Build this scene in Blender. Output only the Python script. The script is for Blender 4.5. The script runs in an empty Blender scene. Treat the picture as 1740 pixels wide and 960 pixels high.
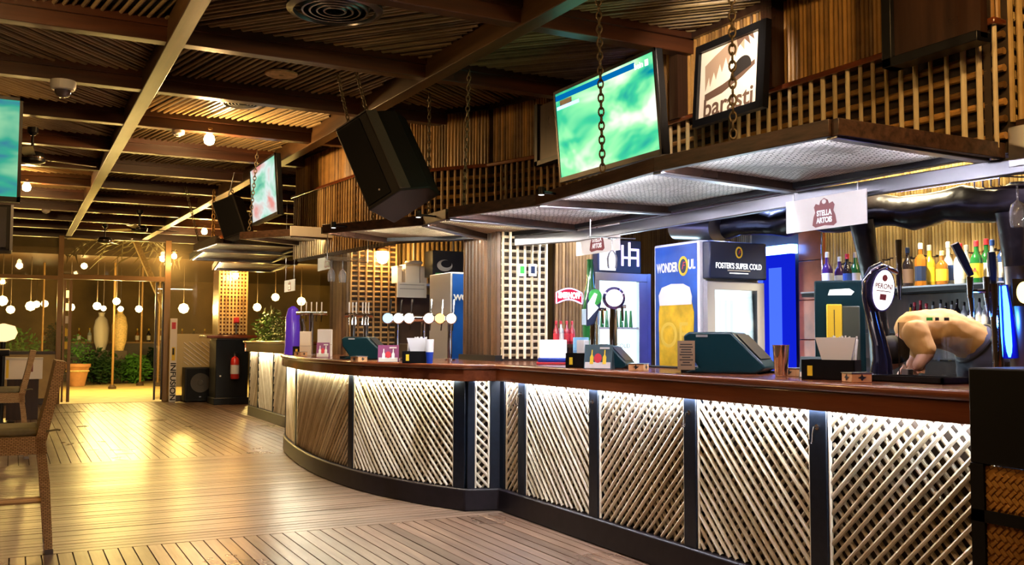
import bpy, bmesh, math, random
from mathutils import Vector as V, Matrix as M, Quaternion as Q
EXPO=0.62; LEDW=175; LEDY=110; LEDC=175; LEDV=20; LAMP=.5; OUTL=2.4; BARL=2.0; ROOM=.5; COOL=.6

random.seed(7)
R = math.radians
sc = bpy.context.scene
C = sc.collection

# ------------------------------------------------------------------ camera, world, exposure
FPX, CAMH, YAW, PIT, ROL = 1621.0, 1.35, R(27.6), R(3.35), R(0.21)
fw = V((math.sin(YAW)*math.cos(PIT), math.cos(YAW)*math.cos(PIT), math.sin(PIT)))
rt0 = V((math.cos(YAW), -math.sin(YAW), 0)); up0 = rt0.cross(fw)
rt = rt0*math.cos(ROL)+up0*math.sin(ROL); up = up0*math.cos(ROL)-rt0*math.sin(ROL)
cam = bpy.data.objects.new('camera', bpy.data.cameras.new('camera')); C.objects.link(cam)
cam.matrix_world = M(((rt.x, up.x, -fw.x, 0), (rt.y, up.y, -fw.y, 0), (rt.z, up.z, -fw.z, CAMH), (0, 0, 0, 1)))
cam.data.sensor_width = 36; cam.data.lens = FPX/1740*36; cam.data.clip_end = 200; cam.data.clip_start = .05
sc.camera = cam
w = bpy.data.worlds.new('world'); sc.world = w; w.use_nodes = True
w.node_tree.nodes['Background'].inputs[0].default_value = (.05, .045, .06, 1)
w.node_tree.nodes['Background'].inputs[1].default_value = .15
sc.view_settings.view_transform = 'Standard'; sc.view_settings.look = 'None'
sc.view_settings.gamma = 1; sc.view_settings.use_curve_mapping = False
sc.view_settings.exposure = EXPO
sc.cycles.max_bounces = 6; sc.cycles.diffuse_bounces = 3; sc.cycles.glossy_bounces = 3
sc.cycles.transparent_max_bounces = 12; sc.cycles.transmission_bounces = 6
sc.cycles.caustics_reflective = False; sc.cycles.caustics_refractive = False
sc.cycles.sample_clamp_indirect = 6
sc.cycles.use_denoising = True

def ray(u, v): return fw + rt*((u-870)/FPX) + up*((480-v)/FPX)
CAM = V((0, 0, CAMH))
def onx(u, v, x): d = ray(u, v); return CAM + d*(x/d.x)
def ony(u, v, y): d = ray(u, v); return CAM + d*(y/d.y)
def onz(u, v, z): d = ray(u, v); return CAM + d*((z-CAMH)/d.z)
def atd(u, v, t): return CAM + ray(u, v)*t

# ------------------------------------------------------------------ materials
def newmat(name):
    m = bpy.data.materials.new(name); m.use_nodes = True
    nt = m.node_tree; b = nt.nodes['Principled BSDF']
    return m, nt, b
def mat(name, col, rough=.5, metal=0, spec=.5, emit=None, estr=0, alpha=1, trans=0, rnd=0, noise=0, nscale=8, bump=0, bscale=60, coat=0):
    m, nt, b = newmat(name); N = nt.nodes; L = nt.links
    b.inputs['Base Color'].default_value = (*col, 1)
    b.inputs['Roughness'].default_value = rough; b.inputs['Metallic'].default_value = metal
    b.inputs['Specular IOR Level'].default_value = spec
    b.inputs['Coat Weight'].default_value = coat; b.inputs['Coat Roughness'].default_value = .12
    if trans: b.inputs['Transmission Weight'].default_value = trans; b.inputs['IOR'].default_value = 1.45
    if alpha < 1: b.inputs['Alpha'].default_value = alpha
    if emit: b.inputs['Emission Color'].default_value = (*emit, 1); b.inputs['Emission Strength'].default_value = estr
    out = None
    if rnd or noise:
        hs = N.new('ShaderNodeHueSaturation'); hs.inputs['Color'].default_value = (*col, 1)
        val = None
        if rnd:
            oi = N.new('ShaderNodeObjectInfo'); mr = N.new('ShaderNodeMapRange')
            mr.inputs['To Min'].default_value = 1-rnd; mr.inputs['To Max'].default_value = 1+rnd
            L.new(oi.outputs['Random'], mr.inputs[0]); val = mr.outputs[0]
        if noise:
            tc = N.new('ShaderNodeTexCoord'); nz = N.new('ShaderNodeTexNoise'); nz.inputs['Scale'].default_value = nscale
            nz.inputs['Detail'].default_value = 5
            L.new(tc.outputs['Object'], nz.inputs['Vector'])
            m2 = N.new('ShaderNodeMapRange'); m2.inputs['From Min'].default_value = .25; m2.inputs['From Max'].default_value = .75
            m2.inputs['To Min'].default_value = 1-noise; m2.inputs['To Max'].default_value = 1+noise
            L.new(nz.outputs[0], m2.inputs[0])
            if val:
                mm = N.new('ShaderNodeMath'); mm.operation = 'MULTIPLY'; L.new(val, mm.inputs[0]); L.new(m2.outputs[0], mm.inputs[1]); val = mm.outputs[0]
            else: val = m2.outputs[0]
        L.new(val, hs.inputs['Value']); L.new(hs.outputs[0], b.inputs['Base Color'])
    if bump:
        tc = N.new('ShaderNodeTexCoord'); nz = N.new('ShaderNodeTexNoise'); nz.inputs['Scale'].default_value = bscale
        bp = N.new('ShaderNodeBump'); bp.inputs['Strength'].default_value = bump; bp.inputs['Distance'].default_value = .02
        L.new(tc.outputs['Object'], nz.inputs['Vector']); L.new(nz.outputs[0], bp.inputs['Height']); L.new(bp.outputs[0], b.inputs['Normal'])
    return m
def wood(name, c1, c2, rough=.35, axis='Y', sc_=6, stretch=14, coat=0, rnd=.12, wear=0, world=False):
    m, nt, b = newmat(name); N = nt.nodes; L = nt.links
    tc = N.new('ShaderNodeTexCoord'); mp = N.new('ShaderNodeMapping')
    s = {'X': (1, stretch, stretch), 'Y': (stretch, 1, stretch), 'Z': (stretch, stretch, 1)}[axis]
    mp.inputs['Scale'].default_value = s
    oi = N.new('ShaderNodeObjectInfo'); cx = N.new('ShaderNodeCombineXYZ')
    ml = N.new('ShaderNodeMath'); ml.operation = 'MULTIPLY'; ml.inputs[1].default_value = 37
    L.new(oi.outputs['Random'], ml.inputs[0])
    for i in range(3): L.new(ml.outputs[0], cx.inputs[i])
    L.new(cx.outputs[0], mp.inputs['Location']); ge0 = N.new('ShaderNodeNewGeometry'); L.new((ge0.outputs['Position'] if world else tc.outputs['Object']), mp.inputs['Vector'])
    nz = N.new('ShaderNodeTexNoise'); nz.inputs['Scale'].default_value = sc_/6; nz.inputs['Detail'].default_value = 6; nz.inputs['Roughness'].default_value = .6
    L.new(mp.outputs[0], nz.inputs['Vector'])
    cr = N.new('ShaderNodeValToRGB'); cr.color_ramp.elements[0].position = .3; cr.color_ramp.elements[1].position = .7
    cr.color_ramp.elements[0].color = (*c1, 1); cr.color_ramp.elements[1].color = (*c2, 1)
    L.new(nz.outputs[0], cr.inputs[0])
    hs = N.new('ShaderNodeHueSaturation'); mr = N.new('ShaderNodeMapRange'); mr.inputs['To Min'].default_value = 1-rnd; mr.inputs['To Max'].default_value = 1+rnd
    L.new(oi.outputs['Random'], mr.inputs[0]); L.new(mr.outputs[0], hs.inputs['Value']); L.new(cr.outputs[0], hs.inputs['Color'])
    L.new(hs.outputs[0], b.inputs['Base Color'])
    n2 = N.new('ShaderNodeTexNoise'); n2.inputs['Scale'].default_value = 1.3; n2.inputs['Detail'].default_value = 4
    ge = N.new('ShaderNodeNewGeometry'); L.new(ge.outputs['Position'], n2.inputs['Vector'])
    r2 = N.new('ShaderNodeMapRange'); r2.inputs['From Min'].default_value = .3; r2.inputs['From Max'].default_value = .7
    r2.inputs['To Min'].default_value = max(.05, rough-.04); r2.inputs['To Max'].default_value = rough+.05
    L.new(n2.outputs[0], r2.inputs[0]); L.new(r2.outputs[0], b.inputs['Roughness'])
    bp = N.new('ShaderNodeBump'); bp.inputs['Strength'].default_value = .15; bp.inputs['Distance'].default_value = .01
    L.new(nz.outputs[0], bp.inputs['Height']); L.new(bp.outputs[0], b.inputs['Normal'])
    b.inputs['Coat Weight'].default_value = coat; b.inputs['Coat Roughness'].default_value = .1
    return m
def bamboo(name, c1, c2, rough=.35, nodes=True, rnd=.3):
    """cane: per-piece tint, darker rings along local Z, streaks"""
    m, nt, b = newmat(name); N = nt.nodes; L = nt.links
    oi = N.new('ShaderNodeObjectInfo'); tc = N.new('ShaderNodeTexCoord'); ge = N.new('ShaderNodeNewGeometry')
    nz = N.new('ShaderNodeTexNoise'); nz.inputs['Scale'].default_value = 9; nz.inputs['Detail'].default_value = 4
    L.new(ge.outputs['Position'], nz.inputs['Vector'])
    ad = N.new('ShaderNodeMath'); ad.operation = 'ADD'
    hf = N.new('ShaderNodeMath'); hf.operation = 'MULTIPLY'; hf.inputs[1].default_value = .6
    L.new(oi.outputs['Random'], hf.inputs[0]); 
    h2 = N.new('ShaderNodeMath'); h2.operation = 'MULTIPLY'; h2.inputs[1].default_value = .5
    L.new(nz.outputs[0], h2.inputs[0]); L.new(hf.outputs[0], ad.inputs[0]); L.new(h2.outputs[0], ad.inputs[1])
    cr = N.new('ShaderNodeValToRGB'); cr.color_ramp.elements[0].position = .2; cr.color_ramp.elements[1].position = .85
    cr.color_ramp.elements[0].color = (*c1, 1); cr.color_ramp.elements[1].color = (*c2, 1)
    L.new(ad.outputs[0], cr.inputs[0]); L.new(cr.outputs[0], b.inputs['Base Color'])
    b.inputs['Roughness'].default_value = rough
    bp = N.new('ShaderNodeBump'); bp.inputs['Strength'].default_value = .25; bp.inputs['Distance'].default_value = .01
    n2 = N.new('ShaderNodeTexNoise'); n2.inputs['Scale'].default_value = 60; L.new(ge.outputs['Position'], n2.inputs['Vector'])
    L.new(n2.outputs[0], bp.inputs['Height']); L.new(bp.outputs[0], b.inputs['Normal'])
    return m
def weave(name, c1, c2, scale=26, rough=.6, rot=0, mortar=(.02, .015, .01), ms=.06):
    m, nt, b = newmat(name); N = nt.nodes; L = nt.links
    tc = N.new('ShaderNodeTexCoord'); mp = N.new('ShaderNodeMapping'); mp.inputs['Rotation'].default_value = (0, 0, rot)
    L.new(tc.outputs['UV'], mp.inputs['Vector'])
    nz = N.new('ShaderNodeTexNoise'); nz.inputs['Scale'].default_value = 2.2; L.new(tc.outputs['UV'], nz.inputs['Vector'])
    vm = N.new('ShaderNodeVectorMath'); vm.operation = 'MULTIPLY_ADD'; vm.inputs[1].default_value = (.06, .06, .06)
    L.new(nz.outputs['Color'], vm.inputs[0]); L.new(mp.outputs[0], vm.inputs[2])
    br = N.new('ShaderNodeTexBrick'); br.inputs['Scale'].default_value = scale; br.inputs['Mortar Size'].default_value = ms
    br.inputs['Brick Width'].default_value = .9; br.inputs['Row Height'].default_value = .34
    br.inputs['Color1'].default_value = (*c1, 1); br.inputs['Color2'].default_value = (*c2, 1); br.inputs['Mortar'].default_value = (*mortar, 1)
    L.new(vm.outputs[0], br.inputs['Vector']); L.new(br.outputs[0], b.inputs['Base Color'])
    bp = N.new('ShaderNodeBump'); bp.inputs['Strength'].default_value = .6; bp.inputs['Distance'].default_value = .01; bp.invert = True
    L.new(br.outputs['Fac'], bp.inputs['Height']); L.new(bp.outputs[0], b.inputs['Normal'])
    b.inputs['Roughness'].default_value = rough
    return m
def emis(name, col, s):
    m = bpy.data.materials.new(name); m.use_nodes = True; nt = m.node_tree
    nt.nodes.remove(nt.nodes['Principled BSDF'])
    e = nt.nodes.new('ShaderNodeEmission'); e.inputs[0].default_value = (*col, 1); e.inputs[1].default_value = s
    nt.links.new(e.outputs[0], nt.nodes['Material Output'].inputs[0]); return m
def screen(name, cols, s, scale=3, dist=.4):
    m = bpy.data.materials.new(name); m.use_nodes = True; nt = m.node_tree; N = nt.nodes; L = nt.links
    N.remove(N['Principled BSDF'])
    tc = N.new('ShaderNodeTexCoord'); mp = N.new('ShaderNodeMapping'); mp.inputs['Scale'].default_value = (1, 1, 2.2)
    mp.inputs['Rotation'].default_value = (R(25), 0, 0)
    nz = N.new('ShaderNodeTexNoise'); nz.inputs['Scale'].default_value = scale; nz.inputs['Distortion'].default_value = dist; nz.inputs['Detail'].default_value = 3
    L.new(tc.outputs['Object'], mp.inputs[0]); L.new(mp.outputs[0], nz.inputs['Vector'])
    cr = N.new('ShaderNodeValToRGB'); el = cr.color_ramp.elements
    el[0].position = .28; el[0].color = (*cols[0], 1); el[1].position = .72; el[1].color = (*cols[-1], 1)
    for i, c in enumerate(cols[1:-1]): e = el.new(.28+.44*(i+1)/(len(cols)-1)); e.color = (*c, 1)
    L.new(nz.outputs[0], cr.inputs[0])
    e = N.new('ShaderNodeEmission'); e.inputs[1].default_value = s; L.new(cr.outputs[0], e.inputs[0])
    L.new(e.outputs[0], N['Material Output'].inputs[0]); return m
def clearglass(name, tint=(1, 1, 1), rough=.02, haze=0, hcol=(.8, .68, .36)):
    m = bpy.data.materials.new(name); m.use_nodes = True; nt = m.node_tree; N = nt.nodes; L = nt.links
    N.remove(N['Principled BSDF'])
    t = N.new('ShaderNodeBsdfTransparent'); t.inputs[0].default_value = (*tint, 1)
    g = N.new('ShaderNodeBsdfGlossy'); g.inputs['Roughness'].default_value = rough
    fr = N.new('ShaderNodeFresnel'); fr.inputs[0].default_value = 1.5
    mx = N.new('ShaderNodeMixShader'); L.new(fr.outputs[0], mx.inputs[0]); L.new(t.outputs[0], mx.inputs[1]); L.new(g.outputs[0], mx.inputs[2])
    o_ = mx.outputs[0]
    if haze:      # diffuse film: some dust, with hazy reflection painted in
        df = N.new('ShaderNodeBsdfDiffuse'); df.inputs[0].default_value = (*hcol, 1); m2 = N.new('ShaderNodeMixShader'); m2.inputs[0].default_value = haze
        L.new(o_, m2.inputs[1]); L.new(df.outputs[0], m2.inputs[2]); o_ = m2.outputs[0]
    L.new(o_, N['Material Output'].inputs[0]); return m
K = {}
K['deck'] = wood('deck', (.08, .042, .026), (.20, .125, .08), .3, 'Y', sc_=9, coat=.0, rnd=.28, world=True)
K['deckx'] = wood('deck_cross', (.08, .048, .03), (.22, .145, .1), .33, 'X', sc_=9, coat=.0, rnd=.22, world=True)
K['mahog'] = wood('mahogany', (.10, .022, .008), (.2, .055, .018), .22, 'Y', coat=.6, rnd=.03)
K['beam'] = wood('beam_wood', (.035, .011, .005), (.095, .03, .011), .35, 'X', rnd=.1)
K['beamy'] = wood('beam_wood_long', (.045, .022, .009), (.12, .062, .023), .35, 'Y', rnd=.1)
K['darkwood'] = wood('dark_wood', (.018, .008, .005), (.05, .022, .012), .3, 'Z', coat=.2)
K['board'] = wood('canopy_board', (.02, .010, .006), (.10, .05, .03), .45, 'Y', sc_=14)
K['blackpost'] = mat('black_post', (.005, .008, .014), .35, spec=.2, noise=.4, nscale=25, coat=.3)
K['kick'] = mat('kick_board', (.012, .009, .011), .35, spec=.2, noise=.35, nscale=12)
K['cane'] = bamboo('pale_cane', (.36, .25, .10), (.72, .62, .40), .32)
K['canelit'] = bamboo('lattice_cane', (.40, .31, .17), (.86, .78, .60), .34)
K['canebrown'] = bamboo('brown_cane', (.10, .055, .022), (.28, .17, .07), .35)
K['canedark'] = bamboo('dark_cane', (.035, .018, .009), (.12, .06, .026), .4)
K['slat'] = bamboo('amber_slat', (.07, .03, .008), (.50, .27, .07), .4)
K['slatpale'] = bamboo('pale_slat', (.28, .17, .05), (.74, .54, .22), .45)
K['ceilcane'] = bamboo('ceiling_cane', (.12, .08, .035), (.40, .29, .14), .3)
K['backing'] = mat('lattice_backing', (.035, .02, .01), .7, noise=.4, nscale=10)
K['ceilback'] = mat('ceiling_board', (.02, .014, .01), .8)
K['mat'] = weave('woven_mat', (.86, .84, .8), (.6, .57, .52), 19)
K['matwarm'] = weave('woven_mat_warm', (.74, .64, .42), (.6, .5, .3), 26)
K['basket'] = weave('basket_weave', (.62, .32, .07), (.42, .18, .03), 17, .4, R(35), (.22, .085, .014), .035)
K['rattan'] = weave('rattan', (.72, .46, .2), (.52, .31, .12), 36, .45, 0, (.12, .055, .02))
K['chain'] = mat('chain_steel', (.16, .12, .07), .45, .8, noise=.4, nscale=40)
K['chaingold'] = mat('chain_gilt', (.6, .35, .1), .4, .7)
K['steel'] = mat('brushed_steel', (.42, .42, .45), .32, 1, noise=.12, nscale=5)
K['chrome'] = mat('chrome', (.8, .8, .82), .08, 1)
K['steeldark'] = mat('dark_steel', (.2, .2, .22), .3, .9)
K['black'] = mat('black_plastic', (.004, .004, .005), .35, spec=.35)
K['blackm'] = mat('black_matt', (.003, .003, .0035), .6, spec=.25)
K['grill'] = mat('speaker_grille', (.10, .09, .08), .6, bump=.5, bscale=400)
K['cab'] = mat('speaker_cabinet', (.010, .008, .007), .55, bump=.2, bscale=200)
K['teal'] = mat('till_teal', (.004, .024, .032), .33, spec=.25)
K['white'] = mat('white_paint', (.8, .8, .78), .45)
K['paper'] = mat('white_paper', (.62, .58, .54), .7)
K['cream'] = mat('cream_board', (.80, .74, .66), .6)
K['ink'] = mat('black_ink', (.015, .012, .012), .6)
K['inkbrown'] = mat('brown_ink', (.12, .07, .05), .6)
K['inktan'] = mat('tan_ink', (.38, .27, .2), .6)
K['maroon'] = mat('maroon_print', (.16, .02, .022), .5)
K['red'] = mat('red_enamel', (.55, .02, .015), .3, coat=.4)
K['redlabel'] = mat('red_label', (.6, .03, .05), .5)
K['gold'] = mat('yellow_print', (.8, .55, .03), .5)
K['navy'] = mat('navy_print', (.01, .02, .06), .3)
K['blue'] = mat('blue_plastic', (.01, .05, .4), .35)
K['green'] = mat('green_print', (.03, .35, .05), .4)
K['greyp'] = mat('grey_plastic', (.35, .35, .37), .5)
K['cushion'] = mat('olive_cushion', (.20, .17, .08), .8, noise=.15, nscale=30)
K['glass'] = clearglass('clear_glass')
K['glassdoor'] = clearglass('door_glass', (.95, .92, .84), haze=.10)
K['frost'] = mat('frosted_film', (.62, .52, .3), .8, alpha=.75)
K['bulb'] = emis('warm_bulb', (1, .62, .22), 45)
K['ledw'] = emis('led_white', (.80, .87, 1), LEDW)
K['ledy'] = emis('led_warm', (1, .91, .64), LEDY)
K['ledc'] = emis('led_canopy', (.9, .88, 1), LEDC)
K['ledcc'] = emis('led_canopy_warm', (1, .93, .78), LEDC*1.7)
K['cane_amber'] = bamboo('amber_weave', (.22, .085, .014), (.66, .34, .08), .35)
K['ledv'] = emis('led_violet', (.4, .4, 1), LEDV)
K['ledb'] = emis('led_blue', (.12, .3, 1), 14)
K['fridgeitem'] = emis('fridge_items', (.78, .95, 1), 1.05)  # self-glow put into the items in place of the fridge light
K['canemid'] = bamboo('mid_cane', (.16, .085, .03), (.50, .33, .14), .4)
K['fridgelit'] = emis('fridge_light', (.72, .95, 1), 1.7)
K['lit'] = emis('lit_face', (1, .97, .95), 2.0)
K['litblue'] = emis('lit_blue', (.25, .55, 1), 2.2)
K['litorange'] = emis('lit_orange', (1, .55, .15), 2.2)
K['litred'] = emis('lit_red', (.55, .02, .06), 1.0)
K['litpanelblue'] = emis('blue_panel', (.006, .018, .8), .55)
K['tile'] = mat('copper_tile', (.34, .09, .03), .3, noise=.4, nscale=6)
K['log'] = mat('varnished_log', (.005, .0035, .0035), .3, spec=.3, noise=.5, nscale=6, bump=.5, bscale=9, coat=.12)
K['leaf'] = mat('green_leaf', (.05, .16, .02), .5, rnd=.5)
K['bulbout'] = emis('lantern_glow', (1, .75, .3), 14)
K['leafolive'] = mat('olive_frond', (.16, .15, .04), .6, rnd=.3)
K['leafdark'] = mat('dark_leaf', (.012, .04, .008), .5, rnd=.5)
K['terra'] = mat('terracotta', (.42, .2, .08), .7, noise=.2)
K['stone'] = mat('terrace_stone', (.45, .33, .14), .6, noise=.25, nscale=3)
K['amberwall'] = mat('amber_wall', (.24, .15, .05), .7, noise=.7, nscale=.7)
K['alu'] = mat('bronze_frame', (.20, .11, .035), .4, .3)
K['darkframe'] = mat('dark_frame', (.04, .022, .012), .4)
K['skin'] = mat('skin', (.55, .3, .2), .5)
K['shirt'] = mat('tan_shirt', (.46, .23, .05), .8, noise=.15, nscale=10)
K['trouser'] = mat('dark_trousers', (.02, .02, .04), .8)
K['hair'] = mat('dark_hair', (.008, .005, .004), .8, spec=.15)
K['plaster'] = mat('dark_plaster', (.08, .055, .035), .8)
K['vasepat'] = mat('vase_clay', (.7, .5, .22), .6, noise=.35, nscale=22)

# ------------------------------------------------------------------ mesh helpers
MW = {}
def link(o, parent=None):
    C.objects.link(o)
    MW[o.name] = o.matrix_basis.copy()
    if parent is not None:
        o.parent = parent; o.matrix_parent_inverse = MW[parent.name].inverted()
    return o
def empty(name, loc, parent=None):
    o = bpy.data.objects.new(name, None); o.location = loc; o.empty_display_size = .1
    return link(o, parent)
def tag(o, label=None, cat=None, group=None, kind=None):
    if label: o['label'] = label
    if cat: o['category'] = cat
    if group: o['group'] = group
    if kind: o['kind'] = kind
    return o
def thing(name, label, cat, loc=(0, 0, 0), group=None):
    return tag(empty(name, loc), label, cat, group)
class MB:
    def __init__(s): s.v = []; s.f = []; s.uv = None
    def add(s, vs, fs):
        n = len(s.v); s.v += [tuple(x) for x in vs]; s.f += [tuple(i+n for i in f) for f in fs]; return s
    def box(s, a, b, mx=None):
        (x0, y0, z0), (x1, y1, z1) = a, b
        vs = [V(p) for p in ((x0, y0, z0), (x1, y0, z0), (x1, y1, z0), (x0, y1, z0), (x0, y0, z1), (x1, y0, z1), (x1, y1, z1), (x0, y1, z1))]
        if mx is not None: vs = [mx @ p for p in vs]
        return s.add(vs, [(0, 3, 2, 1), (4, 5, 6, 7), (0, 1, 5, 4), (1, 2, 6, 5), (2, 3, 7, 6), (3, 0, 4, 7)])
    def cyl(s, a, b, r0, r1=None, n=12, caps=True):
        a = V(a); b = V(b); r1 = r0 if r1 is None else r1
        d = (b-a).normalized(); x = d.orthogonal().normalized(); y = d.cross(x)
        vs = []
        for p, r in ((a, r0), (b, r1)):
            for i in range(n): t = 2*math.pi*i/n; vs.append(p+(x*math.cos(t)+y*math.sin(t))*r)
        fs = [(i, (i+1) % n, n+(i+1) % n, n+i) for i in range(n)]
        if caps: fs += [tuple(range(n-1, -1, -1)), tuple(range(n, 2*n))]
        return s.add(vs, fs)
    def tube(s, pts, r, n=8, closed=False):
        pts = [V(p) for p in pts]; m = len(pts); rs = r if isinstance(r, (list, tuple)) else [r]*m
        vs = []; px = None
        for k, p in enumerate(pts):
            if closed: d = pts[(k+1) % m]-pts[k-1]
            else: d = pts[min(k+1, m-1)]-pts[max(k-1, 0)]
            d.normalize()
            if px is None: px = d.orthogonal().normalized()
            else:
                px = px-d*px.dot(d)
                px = px.normalized() if px.length > 1e-6 else d.orthogonal().normalized()
            y = d.cross(px)
            for i in range(n): t = 2*math.pi*i/n; vs.append(p+(px*math.cos(t)+y*math.sin(t))*rs[k])
        fs = []
        for k in range(m if closed else m-1):
            q = (k+1) % m
            for i in range(n): fs.append((k*n+i, k*n+(i+1) % n, q*n+(i+1) % n, q*n+i))
        if not closed: fs += [tuple(range(n-1, -1, -1)), tuple((m-1)*n+i for i in range(n))]
        return s.add(vs, fs)
    def lathe(s, prof, o=(0, 0, 0), n=16, mx=None, cap=True):
        vs = []; o = V(o)
        for r, z in prof:
            for i in range(n):
                t = 2*math.pi*i/n; p = V((r*math.cos(t), r*math.sin(t), z)); p = (mx @ p if mx is not None else p)+o; vs.append(p)
        fs = []
        for k in range(len(prof)-1):
            for i in range(n): fs.append((k*n+i, k*n+(i+1) % n, (k+1)*n+(i+1) % n, (k+1)*n+i))
        if cap: fs += [tuple(range(n-1, -1, -1)), tuple((len(prof)-1)*n+i for i in range(n))]
        return s.add(vs, fs)
    def prism(s, pts, z0, z1, mx=None):
        n = len(pts); vs = [V((p[0], p[1], z0)) for p in pts]+[V((p[0], p[1], z1)) for p in pts]
        if mx is not None: vs = [mx @ p for p in vs]
        return s.add(vs, [tuple(range(n-1, -1, -1)), tuple(range(n, 2*n))]+[(i, (i+1) % n, n+(i+1) % n, n+i) for i in range(n)])
    def mesh(s, name, m, smooth=True, ang=35):
        me = bpy.data.meshes.new(name); me.from_pydata(s.v, [], s.f); me.validate()
        bm = bmesh.new(); bm.from_mesh(me); bmesh.ops.recalc_face_normals(bm, faces=bm.faces); bm.to_mesh(me); bm.free()
        if s.uv: pass
        if smooth: me.shade_smooth(); me.set_sharp_from_angle(angle=R(ang))
        me.materials.append(K[m] if isinstance(m, str) else m); return me
    def build(s, name, m, parent=None, smooth=True, bevel=0, seg=2, ang=35):
        o = bpy.data.objects.new(name, s.mesh(name, m, smooth, ang)); link(o, parent)
        if bevel:
            b = o.modifiers.new('bevel', 'BEVEL'); b.width = bevel; b.segments = seg; b.limit_method = 'ANGLE'; b.angle_limit = R(40)
        return o
def box(name, a, b, m, parent=None, bevel=0, mx=None):
    return MB().box(a, b, mx).build(name, m, parent, bevel=bevel)
UNIT = {}
def unit(kind, m):
    k = (kind, m)
    if k not in UNIT:
        mb = MB()
        if kind == 'pole': mb.cyl((0, 0, 0), (0, 0, 1), 1, n=8)
        elif kind == 'box': mb.box((-.5, -.5, -.5), (.5, .5, .5))
        elif kind == 'halfslat':
            pts = [(math.cos(t)*.5, -math.sin(t)*.5) for t in [math.pi*i/4 for i in range(5)]]
            mb.prism(pts, 0, 1)
        UNIT[k] = mb.mesh(kind+'_'+m, m)
    return UNIT[k]
def pole(name, a, b, r, m, parent):
    a = V(a); b = V(b); d = b-a
    o = bpy.data.objects.new(name, unit('pole', m)); o.location = a; o.rotation_mode = 'QUATERNION'
    o.rotation_quaternion = d.to_track_quat('Z', 'Y'); o.scale = (r, r, d.length)
    return link(o, parent)
def ubox(name, c, size, m, parent, rot=None):
    o = bpy.data.objects.new(name, unit('box', m)); o.location = c; o.scale = size
    if rot is not None: o.rotation_euler = rot
    return link(o, parent)
def fr(loc, right, upv=(0, 0, 1)):
    r = V(right).normalized(); u = V(upv).normalized(); n = r.cross(u).normalized(); u = n.cross(r)
    return M(((r.x, u.x, n.x, loc[0]), (r.y, u.y, n.y, loc[1]), (r.z, u.z, n.z, loc[2]), (0, 0, 0, 1)))
XF = (0, -1, 0)   # reading direction on a face that looks to -X
YF = (1, 0, 0)    # reading direction on a face that looks to -Y
def flat(name, pts, mx, m, parent, z=0, th=.002):
    return MB().prism(pts, z, z+th, mx).build(name, m, parent, smooth=False)
def rect(x0, y0, x1, y1): return [(x0, y0), (x1, y0), (x1, y1), (x0, y1)]
def ell(cx, cy, rx, ry, n=24, a0=0, a1=360): return [(cx+rx*math.cos(R(a0+(a1-a0)*i/n)), cy+ry*math.sin(R(a0+(a1-a0)*i/n))) for i in range(n if a1-a0 == 360 else n+1)]
def text(name, body, size, mx, m, parent, z=.002, ext=.001, shear=0, bold=0, width=None, align='CENTER'):
    cu = bpy.data.curves.new(name, 'FONT'); cu.body = body; cu.size = size; cu.extrude = ext; cu.shear = shear; cu.offset = bold
    cu.align_x = align; cu.align_y = 'CENTER'
    o = bpy.data.objects.new(name, cu); C.objects.link(o); bpy.context.view_layer.update()
    dg = bpy.context.evaluated_depsgraph_get()
    me = bpy.data.meshes.new_from_object(o.evaluated_get(dg)); bpy.data.objects.remove(o)
    me.materials.clear(); me.materials.append(K[m] if isinstance(m, str) else m)
    if width:
        xs = [v.co.x for v in me.vertices]; wd = max(xs)-min(xs)
        for v in me.vertices: v.co.x *= width/wd
    me.transform(mx @ M.Translation((0, 0, z)))
    t = bpy.data.objects.new(name, me); return link(t, parent)
def uvquad(me_obj, a, b, c, d): pass
def grid(name, p00, p10, p11, p01, m, parent, nu=10, nv=10, sag=0, th=.01, su=1, sv=1, jit=0):
    """woven panel with UVs in metres; p00..p01 corners; real thickness"""
    p00, p10, p11, p01 = map(V, (p00, p10, p11, p01))
    me = bpy.data.meshes.new(name); vs = []; uv = []
    nrm = (p10-p00).cross(p01-p00).normalized()
    lu = (p10-p00).length; lv = (p01-p00).length
    for side in (0, 1):
        for j in range(nv+1):
            for i in range(nu+1):
                a = i/nu; b = j/nv
                p = p00*(1-a)*(1-b)+p10*a*(1-b)+p11*a*b+p01*(1-a)*b
                s_ = sag*math.sin(math.pi*a)*math.sin(math.pi*b)+jit*math.sin(7*a+3*b)*math.sin(5*b+2*a)*math.sin(math.pi*a)*math.sin(math.pi*b)
                p = p+V((0, 0, -s_))+nrm*(th*side); vs.append(p); uv.append((a*lu*su, b*lv*sv))
    fs = []; n1 = (nu+1)*(nv+1)
    for side in (0, 1):
        for j in range(nv):
            for i in range(nu):
                q = [side*n1+j*(nu+1)+i, side*n1+j*(nu+1)+i+1, side*n1+(j+1)*(nu+1)+i+1, side*n1+(j+1)*(nu+1)+i]
                fs.append(tuple(q if side else q[::-1]))
    rim = [i for i in range(nu+1)]+[j*(nu+1)+nu for j in range(1, nv+1)]+[nv*(nu+1)+i for i in range(nu-1, -1, -1)]+[j*(nu+1) for j in range(nv-1, 0, -1)]
    for k in range(len(rim)): a = rim[k]; b = rim[(k+1) % len(rim)]; fs.append((a, b, b+n1, a+n1))
    me.from_pydata([tuple(v) for v in vs], [], fs)
    ul = me.uv_layers.new()
    for lp in me.loops: ul.data[lp.index].uv = uv[lp.vertex_index]
    me.materials.append(K[m] if isinstance(m, str) else m)
    bm = bmesh.new(); bm.from_mesh(me); bmesh.ops.recalc_face_normals(bm, faces=bm.faces); bm.to_mesh(me); bm.free()
    o = bpy.data.objects.new(name, me); return link(o, parent)
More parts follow.
